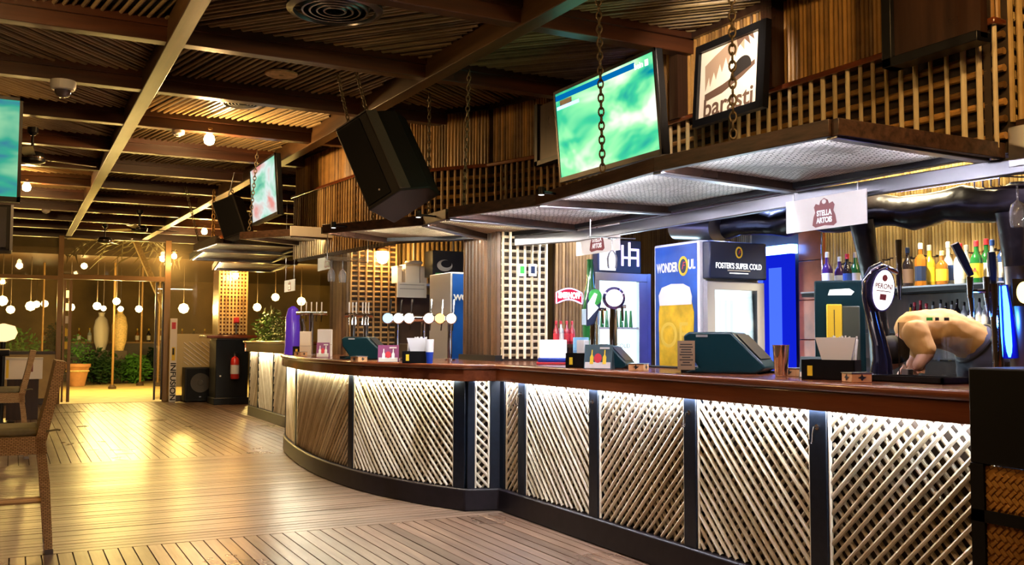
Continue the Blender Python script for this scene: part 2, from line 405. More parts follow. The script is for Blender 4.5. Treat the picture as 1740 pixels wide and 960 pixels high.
def boxuv(o, s=1.0):
    """box-projected UVs in metres"""
    me = o.data; ul = me.uv_layers.new()
    for p in me.polygons:
        n = p.normal; ax = max(range(3), key=lambda i: abs(n[i]))
        for li in p.loop_indices:
            c = me.vertices[me.loops[li].vertex_index].co
            ul.data[li].uv = ((c.y, c.z) if ax == 0 else (c.x, c.z) if ax == 1 else (c.x, c.y))
    return o
def dup(root, loc, rz=0, label=None, scale=None):
    r = root.copy(); C.objects.link(r); r.location = loc; r.rotation_euler = (0, 0, rz)
    if scale: r.scale = scale
    if label: r['label'] = label
    for ch in root.children:
        c = ch.copy(); C.objects.link(c); c.parent = r
        for g in ch.children:
            d = g.copy(); C.objects.link(d); d.parent = c
    return r
def light(name, kind, loc, energy, col, parent=None, size=.1, rot=None, sy=None, spread=None):
    l = bpy.data.lights.new(name, kind); l.energy = energy; l.color = col
    if kind == 'POINT': l.shadow_soft_size = size
    elif kind == 'AREA':
        l.size = size
        if sy: l.shape = 'RECTANGLE'; l.size_y = sy
        if spread: l.spread = spread
    elif kind == 'SPOT': l.shadow_soft_size = size; l.spot_size = spread or R(90); l.spot_blend = .6
    o = bpy.data.objects.new(name, l); o.location = loc
    if rot: o.rotation_euler = rot
    return link(o, parent)
def catmull(pts, n=8):
    out = []; P = [V((*p, 0)) for p in pts]
    for i in range(len(P)-1):
        p0 = P[max(i-1, 0)]; p1 = P[i]; p2 = P[i+1]; p3 = P[min(i+2, len(P)-1)]
        for k in range(n):
            t = k/n
            q = .5*((2*p1)+(p2-p0)*t+(2*p0-5*p1+4*p2-p3)*t*t+(3*p1-p0-3*p2+p3)*t**3); out.append((q.x, q.y))
    out.append(tuple(pts[-1])); return out
class Path:
    def __init__(s, pts):
        s.p = [V((*p, 0)) for p in pts]; s.L = [0]
        for a, b in zip(s.p, s.p[1:]): s.L.append(s.L[-1]+(b-a).length)
        s.len = s.L[-1]
    def at(s, t):
        t = min(max(t, 0), s.len)
        for i in range(len(s.L)-1):
            if t <= s.L[i+1]+1e-9:
                k = (t-s.L[i])/max(1e-9, s.L[i+1]-s.L[i]); p = s.p[i].lerp(s.p[i+1], k); d = (s.p[i+1]-s.p[i]).normalized(); return p, d
        return s.p[-1], (s.p[-1]-s.p[-2]).normalized()
    def sample(s, a, b, step=.12):
        n = max(1, int(math.ceil((b-a)/step))); return [a+(b-a)*i/n for i in range(n+1)]
def offset(pts, d):
    """offset a polyline to its right by d (mitred)"""
    P = [V((*p, 0)) for p in pts]; out = []
    for i, p in enumerate(P):
        ds = []
        if i > 0: ds.append((p-P[i-1]).normalized())
        if i < len(P)-1: ds.append((P[i+1]-p).normalized())
        ns = [V((q.y, -q.x, 0)) for q in ds]
        n = sum(ns, V((0, 0, 0))); n.normalize(); c = max(.35, n.dot(ns[0]))
        q = p+n*(d/c); out.append((q.x, q.y))
    return out
def strip(name, pts, off0, off1, z0, z1, m, parent, bevel=0):
    """a solid band that follows a plan polyline between two offsets"""
    A = offset(pts, off0); B = offset(pts, off1); n = len(pts); mb = MB(); vs = []
    for (ax, ay), (bx, by) in zip(A, B): vs += [(ax, ay, z0), (bx, by, z0), (bx, by, z1), (ax, ay, z1)]
    fs = [(0, 1, 2, 3), tuple(4*(n-1)+i for i in (3, 2, 1, 0))]
    for i in range(n-1):
        for k in range(4): fs.append((4*i+k, 4*i+(k+1) % 4, 4*(i+1)+(k+1) % 4, 4*(i+1)+k))
    return mb.add(vs, fs).build(name, m, parent, bevel=bevel)

# ------------------------------------------------------------------ floor
fl = box('floor', (-3, -2.5, -.06), (8, 21.35, -.02), 'backing'); tag(fl, 'dark boards under the polished deck planks', None, None, 'structure')
def plank(x0, x1, y0, y1, m, ax):
    dz = random.uniform(-.0012, .0012)
    g = .008
    o = bpy.data.objects.new('plank', PLK[m]); o.location = ((x0+x1)/2, (y0+y1)/2, -.012+dz)
    o.scale = (x1-x0-(g if ax == 'Y' else .004), y1-y0-(g if ax == 'X' else .004), .024); return link(o, fl)
PLK = {}
for m in ('deck', 'deckx'):
    bm = bmesh.new(); bmesh.ops.create_cube(bm, size=1)
    me = bpy.data.meshes.new('plank_'+m); bm.to_mesh(me); bm.free(); me.materials.append(K[m]); PLK[m] = me
x = -2.0
while x < 3.46: plank(x, x+.088, .6, 6.66, 'deck', 'Y'); x += .088
y = 6.66
while y < 11.24: plank(-2.0, 3.5, y, y+.0915, 'deckx', 'X'); y += .0915
x = -2.0
while x < 4.7: plank(x, x+.1, 11.25, 21.25, 'deck', 'Y'); x += .1

# ------------------------------------------------------------------ ceiling: beams, bamboo lining
ce = box('ceiling', (-3, -2.5, 3.6), (8, 21.35, 3.74), 'ceilback'); tag(ce, 'dark ceiling boards above the bamboo lining', None, None, 'structure')
def x2(y): return 2.98-(y-4)*.035
YB = [1.1, 2.55, 4.0, 5.45]+[6.95+1.45*i for i in range(10)]
for yb in YB:
    MB().box((-3, yb-.055, 3.4), (8 if yb < 6 else 6.4, yb+.055, 3.6)).build('beam', 'beam', ce, bevel=.006)
    for sy in (-1, 1): box('ledger', (-3, yb+.055 if sy > 0 else yb-.085, 3.5), (6.4, yb+.085 if sy > 0 else yb-.055, 3.6), 'beam', ce)
for xs in ((-.85, -.85), (.95, .95), (2.98+.14, 2.40)):
    a, b = xs; mb = MB()
    mb.add([(a-.06, 0, 3.385), (a+.06, 0, 3.385), (b+.06, 21.2, 3.385), (b-.06, 21.2, 3.385), (a-.06, 0, 3.62), (a+.06, 0, 3.62), (b+.06, 21.2, 3.62), (b-.06, 21.2, 3.62)],
           [(0, 3, 2, 1), (4, 5, 6, 7), (0, 1, 5, 4), (1, 2, 6, 5), (2, 3, 7, 6), (3, 0, 4, 7)])
    mb.build('beam', 'beamy', ce, bevel=.006)
def clipline(cx, cy, ang, x0, x1, y0, y1):
    dx, dy = math.cos(ang), math.sin(ang); t0, t1 = -9, 9
    for p, d, lo, hi in ((cx, dx, x0, x1), (cy, dy, y0, y1)):
        if abs(d) < 1e-9:
            if p < lo or p > hi: return None
            continue
        a, b = (lo-p)/d, (hi-p)/d
        if a > b: a, b = b, a
        t0 = max(t0, a); t1 = min(t1, b)
    return (cx+dx*t0, cy+dy*t0, cx+dx*t1, cy+dy*t1) if t1-t0 > .06 else None
rest = MB(); nind = 0
cols = [(-3, -.91), (-.79, .89), (1.01, None), (None, 4.6)]
def bayang(i, j): return R(-48) if (i+j) % 2 == 0 else R(48)
ANG = {}
for j in range(len(YB)-1):
    y0, y1 = YB[j]+.07, YB[j+1]-.07
    for i in range(4):
        xm = x2((y0+y1)/2)
        x0, x1 = [(-2.9, -.91), (-.79, .89), (1.01, xm-.06), (xm+.06, 4.75)][i]
        # alternate diagonals; bays in the middle column beyond the second beam run nearly along the bar
        if i == 1: ang = R(48)
        elif i == 2: ang = R(-50) if j <= 3 else R(-78)
        elif i == 3: ang = R(-46) if j <= 3 else R(36)
        else: ang = R(-48)
        if i == 1 and j in (3,): ang = R(-82)
        near = (i in (1, 2, 3)) and (YB[j] in (4.0, 5.45) or j in (3, 4))
        sp = .058; cx, cy = (x0+x1)/2, (y0+y1)/2
        ext = (x1-x0+y1-y0); k = -ext/2
        while k < ext/2:
            px, py = cx-math.sin(ang)*k, cy+math.cos(ang)*k
            seg = clipline(px, py, ang, x0, x1, y0, y1); k += sp
            if not seg: continue
            r = random.uniform(.013, .0165); z = 3.555+random.uniform(-.006, .006)
            a, b = (seg[0], seg[1], z), (seg[2], seg[3], z)
            if near and nind < 300 and i != 3 or (near and nind < 300 and j in (3, 4)):
                pole('bamboo_pole', a, b, r, 'ceilcane', ce); nind += 1
            else: rest.cyl(a, b, r, n=6, caps=False)
tag(rest.build('bamboo_lining', 'ceilcane', ce), None, None, None, 'stuff')

# ------------------------------------------------------------------ enclosing walls out of view and behind the bar
def struct(name, a, b, m, label):
    return tag(box(name, a, b, m), label, None, None, 'structure')
struct('wall_left', (-3.1, -2.5, 0), (-3, 21.4, 3.7), 'plaster', 'dark plaster wall left of the stools')
struct('wall_near', (-3.1, -2.6, 0), (8.1, -2.5, 3.7), 'plaster', 'dark wall behind the viewer')
struct('wall_right', (8, -2.5, 0), (8.1, 21.4, 3.7), 'plaster', 'dark wall far right behind the bar')

# ------------------------------------------------------------------ bar counter with bamboo lattice front
ZT, ZA, ZK = 1.15, 1.012, .172
curve = catmull([(3.2, 6.88), (2.985, 7.42), (2.79, 8.28), (2.745, 9.63), (2.97, 11.48), (3.3, 12.25), (4.0, 12.6)], 8)
PL = [(3.47, 1.5), (3.47, 6.8)]+curve          # plan line of the lattice, near to far, guest side on its left
bar = thing('bar_counter', 'long curved bar counter with polished mahogany top and lit bamboo lattice front', 'bar counter', (3.4, 6, 0))
def band(name, o0, o1, z0, z1, m, bevel=0): return strip(name, PL, o0, o1, z0, z1, m, bar, bevel)
band('kick_board', -.05, .06, 0, ZK, 'kick', .012)
band('back_board', .06, .09, ZK, ZA+.08, 'backing')
band('apron', -.082, -.05, ZA, ZT-.045, 'mahog', .006)
band('apron_rail', -.05, .07, ZA+.055, ZT-.045, 'darkwood')
outer = offset(PL, -.1); inner = [(4.35, 12.5), (4.0, 11.7), (3.65, 11.2), (3.48, 9.7), (3.55, 8.75), (3.8, 8.45), (4.4, 8.35), (4.4, 7.35), (4.08, 6.5), (4.08, 1.5)]
MB().prism(outer+inner, ZT-.045, ZT).build('counter_top', 'mahog', bar, bevel=.018, seg=3)
# led strips under the nosing
P1 = PL[:2]; strip('led_strip', [(3.47, 1.6), (3.47, 6.7)], -.047, -.033, ZA+.004, ZA+.016, 'ledw', bar)
strip('led_strip', curve[1:], -.047, -.033, ZA+.004, ZA+.016, 'ledy', bar)
strip('led_strip', [(3.40, 6.80), (3.25, 6.85)], -.047, -.033, ZA+.004, ZA+.016, 'ledw', bar)
path = Path(PL); s_conc = path.L[1]; s_conv = path.L[2]
def s_at_y(y, lo=3):
    for i in range(lo, len(PL)-1):
        if PL[i][1] <= y <= PL[i+1][1]: return path.L[i]+(y-PL[i][1])/(PL[i+1][1]-PL[i][1])*(path.L[i+1]-path.L[i])
def post(s, wdt=.11, dep=.03, hook=False, m='blackpost'):
    p, d = path.at(s); n = V((d.y, -d.x, 0))  # to the right (inside)
    mx = M(((d.x, n.x, 0, p.x), (d.y, n.y, 0, p.y), (0, 0, 1, 0), (0, 0, 0, 1)))
    o = MB().box((-wdt/2, -dep, ZK), (wdt/2, .06, ZA+.06), mx).build('post', m, bar, bevel=.004)
    if hook:
        q = mx
        pts = [(0, -dep, .93), (0, -dep-.02, .93), (0, -dep-.028, .90), (0, -dep-.03, .865), (0, -dep-.038, .85), (0, -dep-.052, .852), (0, -dep-.056, .875)]
        MB().tube([q @ V(p_) for p_ in pts], .005, 6).cyl(q @ V((0, -dep, .93)), q @ V((0, -dep-.004, .93)), .014).build('coat_hook', 'chrome', o)
    return o
for yy in (2.42, 3.41, 4.39, 5.41, 6.42): post(yy-1.5, .11, hook=True)
post(s_conc-.045, .1); post(s_conc+.05, .1); post(s_conv-.03, .06); post(s_conv+.06, .12)
sP = [s_conv+.06, s_at_y(8.42), s_at_y(10.5), s_at_y(11.75)]
for s_ in sP[1:]: post(s_, .1)
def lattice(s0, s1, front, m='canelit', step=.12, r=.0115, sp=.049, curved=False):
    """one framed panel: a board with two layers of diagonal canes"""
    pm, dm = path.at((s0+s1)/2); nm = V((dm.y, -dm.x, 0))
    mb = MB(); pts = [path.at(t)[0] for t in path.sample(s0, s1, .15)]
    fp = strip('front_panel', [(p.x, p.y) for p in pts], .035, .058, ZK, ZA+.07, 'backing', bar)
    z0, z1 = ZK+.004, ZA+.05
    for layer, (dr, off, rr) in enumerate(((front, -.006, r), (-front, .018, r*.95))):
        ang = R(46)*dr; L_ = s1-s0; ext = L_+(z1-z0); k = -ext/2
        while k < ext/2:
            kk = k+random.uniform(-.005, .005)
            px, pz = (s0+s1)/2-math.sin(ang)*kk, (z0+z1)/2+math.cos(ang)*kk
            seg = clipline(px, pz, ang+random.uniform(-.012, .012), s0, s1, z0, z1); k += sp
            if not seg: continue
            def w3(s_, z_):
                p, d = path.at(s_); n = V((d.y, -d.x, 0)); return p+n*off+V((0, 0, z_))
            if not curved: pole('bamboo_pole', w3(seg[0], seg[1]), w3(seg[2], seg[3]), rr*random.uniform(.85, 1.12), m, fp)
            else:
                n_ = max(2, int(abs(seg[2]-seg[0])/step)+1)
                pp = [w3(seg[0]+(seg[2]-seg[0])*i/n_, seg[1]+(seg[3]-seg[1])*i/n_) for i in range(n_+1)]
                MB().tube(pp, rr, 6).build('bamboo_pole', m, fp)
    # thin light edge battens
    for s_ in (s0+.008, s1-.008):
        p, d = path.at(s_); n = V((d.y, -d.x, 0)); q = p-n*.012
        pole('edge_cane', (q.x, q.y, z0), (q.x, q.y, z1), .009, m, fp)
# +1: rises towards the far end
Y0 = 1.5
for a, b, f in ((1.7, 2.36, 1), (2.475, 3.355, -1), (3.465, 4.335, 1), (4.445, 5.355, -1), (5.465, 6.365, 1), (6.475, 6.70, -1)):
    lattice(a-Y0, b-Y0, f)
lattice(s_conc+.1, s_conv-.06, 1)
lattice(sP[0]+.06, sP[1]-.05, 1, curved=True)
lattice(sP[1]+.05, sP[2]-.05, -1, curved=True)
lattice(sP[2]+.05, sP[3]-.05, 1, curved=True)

# ------------------------------------------------------------------ second bar further along
bar2 = thing('far_bar_counter', 'short far bar counter by the fire extinguisher pillar, bamboo front panels', 'bar counter', (3.9, 15.5, 0))
P2 = [(3.70, 13.6), (3.73, 17.0)]
strip('kick_board', P2, -.05, .05, 0, .17, 'kick', bar2, .01)
strip('apron', P2, -.1, -.07, 1.105, 1.25, 'mahog', bar2, .005)
MB().prism([(3.58, 13.6), (3.61, 17.12), (4.35, 17.12), (4.35, 13.6)], 1.245, 1.29).build('counter_top', 'mahog', bar2, bevel=.012)
box('end_apron', (3.63, 17.07, 1.105), (4.33, 17.1, 1.25), 'mahog', bar2)
fp = strip('front_panel', P2, .02, .06, .17, 1.24, 'backing', bar2)
p2 = Path(P2); path_keep = path
for a, b, f in ((.05, 1.6, -1), (1.66, 2.7, 1), (2.76, 3.38, -1)):
    k = 0
    for layer, dr in ((0, f), (1, -f)):
        ang = R(62)*dr; L_ = b-a; ext = L_+1.0; k = -ext/2
        while k < ext/2:
            px, pz = (a+b)/2-math.sin(ang)*k, .69+math.cos(ang)*k; seg = clipline(px, pz, ang, a, b, .175, 1.2); k += .055
            if not seg: continue
            q = []
            for s_, z_ in ((seg[0], seg[1]), (seg[2], seg[3])):
                p, d = p2.at(s_); q.append((p.x-.012+.025*layer, p.y, z_))
            pole('bamboo_pole', q[0], q[1], .013, 'canelit', fp)
    p, d = p2.at(b+.03); box('post', (p.x-.03, p.y-.025, .17), (p.x+.03, p.y+.025, 1.2), 'blackpost', bar2)
strip('led_strip', P2, -.06, -.04, 1.135, 1.15, 'ledy', bar2)

# ------------------------------------------------------------------ hanging canopy over the counter
ZC = 2.25
def canopy(name, label, quads, zs, mats, board_h=.078, leds=True, loc=None, ledname='ledc'):
    t = thing(name, label, 'canopy', loc or (quads[0][0][0], quads[0][0][1], zs[0]))
    for (a, b, c, d), z, mt in zip(quads, zs, mats):
        if name == 'hanging_canopy' and len(quads) == 5: ledname = 'ledcc' if mt == 'matwarm' else 'ledc'
        pass      # a,b guest edge near->far ; d,c inner edge near->far
        A, B, C_, D = [V((*p, z)) for p in (a, b, c, d)]
        grid('woven_mat', A+V((0, 0, .055)), B+V((0, 0, .055)), C_+V((0, 0, .055)), D+V((0, 0, .055)), mt, t, 14, 12, sag=.02, th=.008, jit=.03)
        def beam(p, q, w0, w1, h0, h1, nm, m):
            dr = (q-p); L_ = dr.length; dr.normalize(); n = V((dr.y, -dr.x, 0))
            mx = M(((dr.x, n.x, 0, p.x), (dr.y, n.y, 0, p.y), (0, 0, 1, p.z), (0, 0, 0, 1)))
            return MB().box((0, w0, h0), (L_, w1, h1), mx).build(nm, m, t, bevel=.003)
        beam(A, B, -.02, .02, 0, board_h, 'outer_board', 'board')
        beam(D, C_, -.03, .02, .01, .07, 'inner_bar', 'black')
        beam(A, D, -.03, .03, .0, .06, 'cross_bar', 'darkwood'); beam(B, C_, -.03, .03, .0, .06, 'cross_bar', 'darkwood')
        beam(A, D, -.03, .03, -.012, .0, 'batten', 'steel')
        beam(A+(D-A)*.04, D-(D-A)*.04, -.041, -.034, .012, .022, 'led_strip', ledname)  # added hidden strip that brightens the mat from its near edge
        if leds: beam(A+(B-A)*.03, B-(B-A)*.03, .022, .03, .004, .016, 'led_strip', ledname)
    return t
qn = [((3.2, 3.06), (3.06, 4.17), (4.18, 4.32), (4.29, 3.1)), ((3.06, 4.17), (3.14, 5.63), (4.16, 5.52), (4.18, 4.32)),
      ((3.14, 5.63), (2.88, 6.51), (4.14, 6.78), (4.16, 5.52)), ((2.9, 6.6), (2.9, 7.05), (3.85, 7.83), (4.14, 6.78)),
      ((2.9, 7.05), (2.365, 8.05), (3.12, 8.56), (3.85, 7.83))]
can1 = canopy('hanging_canopy', 'long hanging canopy of pale woven mats in dark frames above the counter', qn, [ZC]*5, ['mat', 'mat', 'mat', 'matwarm', 'matwarm'])
can1b = box('end_board', (3.2, 3.02, ZC), (4.34, 3.06, ZC+.078), 'board', can1, .003)
qf = [((2.68, 10.35), (2.26, 10.95), (3.3, 11.5), (3.75, 10.65))]
can2 = canopy('hanging_canopy', 'short hanging canopy under the far television with whitish near edge', qf, [2.46], ['matwarm'], ledname='ledy')
box('end_board', (2.66, 10.31, 2.46), (3.75, 10.34, 2.57), 'white', can2, .003, M.Translation((0, 0, 0)))
qg = [((2.3, 12.6), (2.25, 14.0), (3.5, 14.0), (3.5, 12.6)), ((2.4, 14.15), (2.5, 15.9), (3.8, 15.9), (3.7, 14.15)), ((3.0, 16.2), (3.3, 18.4), (4.4, 18.4), (4.3, 16.2))]
can3 = canopy('hanging_canopy', 'row of yellow-lit woven canopy panels above the far bar', qg, [2.56, 2.58, 2.6], ['matwarm']*3, .1, ledname='ledy')
# right-hand canopy that turns away behind the corner
qr = [((4.45, 3.0), (4.45, 2.95), (5.6, 2.95), (5.6, 3.0))]
can4 = thing('corner_canopy', 'dark framed canopy corner right of the long canopy, above the glass rack', 'canopy', (4.9, 2.8, 2.3))
box('outer_board', (4.5, 2.86, 2.30), (6.2, 2.9, 2.41), 'board', can4, .003); box('rail', (4.42, 2.9, 2.41), (6.2, 3.02, 2.45), 'board', can4, .003)
box('soffit', (4.45, 2.9, 2.31), (6.2, 3.4, 2.33), 'mahog', can4)
box('bracket', (4.33, 2.88, 2.2), (4.5, 3.0, 2.4), 'steel', can4, .003)
# stainless rail under the inner edge
rail = thing('steel_rail', 'brushed stainless rail running under the inner edge of the long canopy', 'rail', (4.2, 5, 2.1))
strip('rail_body', [(4.36, 2.7), (4.22, 4.32), (4.2, 5.52), (4.18, 6.8), (3.9, 7.42)], -.0, .05, 2.165, 2.25, 'steeldark', rail, .006)
strip('led_strip', [(4.34, 3.1), (4.22, 4.32), (4.2, 5.52), (4.18, 6.8)], .055, .065, 2.17, 2.18, 'ledv', rail)
strip('rail_body', [(4.5, 2.7), (6.2, 2.72)], -.02, .06, 2.24, 2.3, 'steeldark', rail, .006)

# ------------------------------------------------------------------ bulkhead: bamboo slats over lattice
bulk = box('wall_bulkhead', (4.36, 3.1, 2.36), (4.4, 3.14, 3.6), 'backing'); tag(bulk, 'bamboo clad bulkhead above the bar with amber slats over lattice', None, None, 'structure')
BP = [(4.3, 3.0), (4.25, 6.95), (3.92, 7.95), (3.28, 8.8), (3.02, 11.55)]
ZS = [2.95, 2.98, 2.98, 3.08]
for i in range(4):
    a, b = V((*BP[i], 0)), V((*BP[i+1], 0)); d = (b-a); L_ = d.length; d.normalize(); n = V((d.y, -d.x, 0)); zs = ZS[i]
    def W(s_, off, z): return a+d*s_+n*off+V((0, 0, z))
    mx = M(((d.x, n.x, 0, a.x), (d.y, n.y, 0, a.y), (0, 0, 1, 0), (0, 0, 0, 1)))
    MB().box((0, .05, 2.28), (L_, .09, 3.62), mx).build('back_board', 'backing', bulk)
    MB().box((0, -.05, zs-.035), (L_, .05, zs), mx).build('moulding', 'mahog', bulk, bevel=.008)
    MB().box((0, -.02, 3.5), (L_, .05, 3.62), mx).build('top_rail', 'darkwood', bulk)
    s_ = .02
    while s_ < L_-.02:          # amber slats
        wd = random.uniform(.024, .038)
        o = bpy.data.objects.new('bamboo_slat', unit('halfslat', 'slat')); p = W(s_+wd/2, .03, zs); o.location = p
        o.rotation_euler = (0, 0, math.atan2(d.y, d.x)+math.pi); o.scale = (wd, .04, 3.52-zs); link(o, bulk); s_ += wd+.001
    k = 0; s_ = .03
    while s_ < L_-.02:          # upright canes
        p, q = W(s_, -.01, 2.3), W(s_, -.01, zs-.03); pole('upright_cane', p, q, random.uniform(.011, .015), 'cane' if i == 0 else 'canemid', bulk); s_ += random.uniform(.082, .1) if i == 0 else random.uniform(.062, .078)
    z = 2.36
    while z < zs-.05:           # level canes behind
        pole('level_cane', W(0, .02, z), W(L_, .02, z), .019, 'slat', bulk); z += .085
# short face turned to the right at the near corner
def W(s_, off, z): return V((4.32+s_, 3.0+off, z))
box('back_board', (4.3, 3.06, 2.28), (6.4, 3.1, 3.62), 'backing', bulk)
for k in range(16): pole('upright_cane', W(.05+.075*k, 0, 2.43), W(.05+.075*k, 0, 3.5), .016, 'slatpale', bulk)
z = 2.46
while z < 3.45:
    for k in range(15): ubox('block', W(.088+.075*k, .03, z), (.05, .03, .035), 'slatpale', bulk)
    z += .075
# dark posts between slat panels
for s_ in (1.55, 2.5, 3.05): ubox('stile', (4.27-.0126*s_, 3+s_, 3.24), (.1, .1, .6), 'darkwood', bulk)

# ------------------------------------------------------------------ bamboo clad columns on the bar
def column(name, label, x0, x1, y0, y1, z0, z1, m_y, m_x, base=True):
    t = thing(name, label, 'column', ((x0+x1)/2, (y0+y1)/2, z0))
    box('core', (x0+.04, y0+.04, z0), (x1-.02, y1-.02, z1), 'backing', t)
    n = 7; w_ = x1-x0
    for k in range(n): xx = x0+.03+(w_-.06)*k/(n-1); pole('upright_cane', (xx, y0+.0, z0+.02), (xx, y0+.0, z1), .0135, m_y, t)
    z = z0+.05
    while z < z1: 
        pole('level_cane', (x0+.02, y0+.03, z), (x1-.02, y0+.03, z), .013, m_y, t); z += .062
    n = int((y1-y0)/.075)
    for k in range(n+1): yy = y0+.05+(y1-y0-.07)*k/n; pole('upright_pole', (x0+.012, yy, z0+.02), (x0+.012, yy, z1), .034, m_x, t)
    if base: box('plinth', (x0-.05, y0-.01, z0), (x0+.03, y1+.02, z0+.05), 'black', t)
    return t
column('bamboo_column', 'bamboo clad column on the counter between tap row and neon shelf', 3.80, 4.30, 7.5, 8.24, ZT, 2.32, 'canelit', 'canedark')
column('bamboo_column', 'orange lamp-lit bamboo lattice column behind the curved counter', 3.56, 4.2, 11.05, 11.75, .0, 2.9, 'canemid', 'canebrown', False)

# ------------------------------------------------------------------ chains
def torus(name, R_, r, stretch, n=12, m=6):
    vs = []; fs = []
    for i in range(n):
        t = 2*math.pi*i/n
        for j in range(m):
            p = 2*math.pi*j/m; c = R_+r*math.cos(p); vs.append((c*math.cos(t), r*math.sin(p), c*math.sin(t)*stretch))
    for i in range(n):
        for j in range(m): fs.append((i*m+j, ((i+1) % n)*m+j, ((i+1) % n)*m+(j+1) % m, i*m+(j+1) % m))
    return MB().add(vs, fs)
LK = {m: torus('link', .014, .0045, 1.55).mesh('link_'+m, m, True, 80) for m in ('chain', 'chaingold')}
def chain(label, a, b, m='chain', s=1.0, group=None):
    a = V(a); b = V(b); d = b-a; L_ = d.length; d.normalize()
    t = thing('chain', label, 'chain', a, group); q = d.to_track_quat('Z', 'Y'); pitch = .036*s; n = int(L_/pitch)
    for k in range(n+1):
        o = bpy.data.objects.new('link', LK[m]); o.location = a+d*(k*L_/n); o.rotation_mode = 'QUATERNION'
        o.rotation_quaternion = q @ Q((0, 0, 1), R(45 if k % 2 else -45)); o.scale = (s, s, s); link(o, t)
    return t
chain('dark steel chain hanging in front of the big television', (3.07, 4.72, 2.36), (3.07, 4.76, 3.42), s=1.15)
chain('rusty steel chain hanging in front of the framed poster', (3.12, 3.62, 2.36), (3.12, 3.62, 3.42), s=1.15)
chain('thin chain left of the pale chain, right of the tilted loudspeaker', onz(728, 372, 2.36), onz(728, 372, 2.36)+V((0, 0, 1.06)))
chain('pale steel chain in front of the dark bulkhead corner', onz(788, 352, 2.36), onz(788, 352, 2.36)+V((.04, 0, 1.06)), s=1.1)
chain('chain passing in front of the tilted loudspeaker', onz(633, 382, 2.36), onz(633, 382, 2.36)+V((0, 0, 1.06)))
chain('chain hanging across the far television', (2.33, 10.85, 2.57), (2.38, 10.75, 3.42), s=1.1)
chain('glowing gilt chain hanging near the ceiling bulb', (2.5, 14.0, 2.66), (2.5, 14.0, 3.42), 'chaingold', 1.8)
chain('left thin chain of the far canopy pair', (2.3, 13.9, 2.66), (2.1, 13.95, 3.45), s=1.2)
chain('right thin chain of the far canopy pair', (2.72, 13.3, 2.66), (2.62, 13.4, 3.45), s=1.2)

# ------------------------------------------------------------------ televisions
def tv(label, c, wd, ht, rz, tilt, scr, name='television', roll=0):
    t = thing(name, label, 'television', c)
    mx = M.Translation(c) @ M.Rotation(rz, 4, 'Z') @ M.Rotation(tilt, 4, 'X')      # local: X right, Z up, -Y front
    MB().box((-wd/2, 0, -ht/2), (wd/2, .06, ht/2), mx).build('housing', 'black', t, bevel=.008)
    b = .022
    MB().box((-wd/2, -.012, -ht/2), (wd/2, .0, -ht/2+b*1.6), mx).box((-wd/2, -.012, ht/2-b), (wd/2, 0, ht/2), mx).box((-wd/2, -.012, -ht/2), (-wd/2+b, 0, ht/2), mx).box((wd/2-b, -.012, -ht/2), (wd/2, 0, ht/2), mx).build('bezel', 'black', t)
    s_ = MB().box((-wd/2+b, -.006, -ht/2+b*1.6), (wd/2-b, .0, ht/2-b), mx).build('screen', scr, t)
    MB().box((-.06, .06, -.1), (.06, .16, .1), mx).build('mount', 'steeldark', t)
    return t, mx @ M.Rotation(R(90), 4, 'X') @ M.Translation((0, 0, .007)), s_
K['scr1'] = screen('screen_pitch', [(.0, .22, .28), (.05, .55, .28), (.3, .85, .38), (.85, 1, .75), (.95, 1, .9)], .85, 1.6)
K['scr2'] = screen('screen_far', [(.05, .4, .3), (.3, .75, .5), (.8, .95, .9), (.9, .35, .3)], .62, 1.5)
K['scr3'] = screen('screen_left', [(.05, .1, .4), (.05, .45, .3), (.3, .7, .4), (.75, .85, .95)], .6, 2.0)
t1, m1, s1 = tv('big television showing a green football pitch, above the counter', (3.69, 5.65, 2.90), 1.31, .70, R(-90), R(5), 'scr1')
flat('score_box', rect(-.57, .225, -.40, .265), m1, 'white', s1); flat('score_panel', rect(-.62, .2, -.30, .225), m1, K['litblue'], s1); flat('stand_band', rect(-.63, .27, .42, .31), m1, emis('screen_blue', (.0, .2, .6), .5), s1)
text('channel_logo', 'bein', .06, m1 @ M.Translation((.47, .275, 0)), 'lit', s1); flat('channel_box', rect(.54, .255, .575, .295), m1, 'lit', s1)
t2, m2, s2 = tv('far television with pale green picture on the short canopy', (2.53, 11.05, 3.04), 1.25, .68, R(-90), R(4), 'scr2')
t3, m3, s3 = tv('cropped television at the left edge above the stools', (-.605, 7.5, 2.66), 1.25, .74, R(0), R(0), 'scr3')
MB().cyl((-.6, 7.62, 3.03), (-.6, 7.62, 3.62), .03).build('hanger', 'steeldark', t3)
sb = thing('hanging_loudspeaker', 'dark grey loudspeaker box under the cropped left television', 'speaker', (-.4, 7.6, 1.95))
box('cabinet', (-.8, 7.52, 1.95), (-.02, 7.85, 2.27), 'cab', sb, .01); box('grille', (-.78, 7.505, 1.97), (-.06, 7.52, 2.25), 'grill', sb); box('edge_trim', (-.035, 7.5, 1.95), (-.018, 7.53, 2.27), 'steel', sb)
MB().cyl((-.6, 7.7, 2.27), (-.6, 7.7, 3.6), .03).build('hanger', 'steeldark', sb)

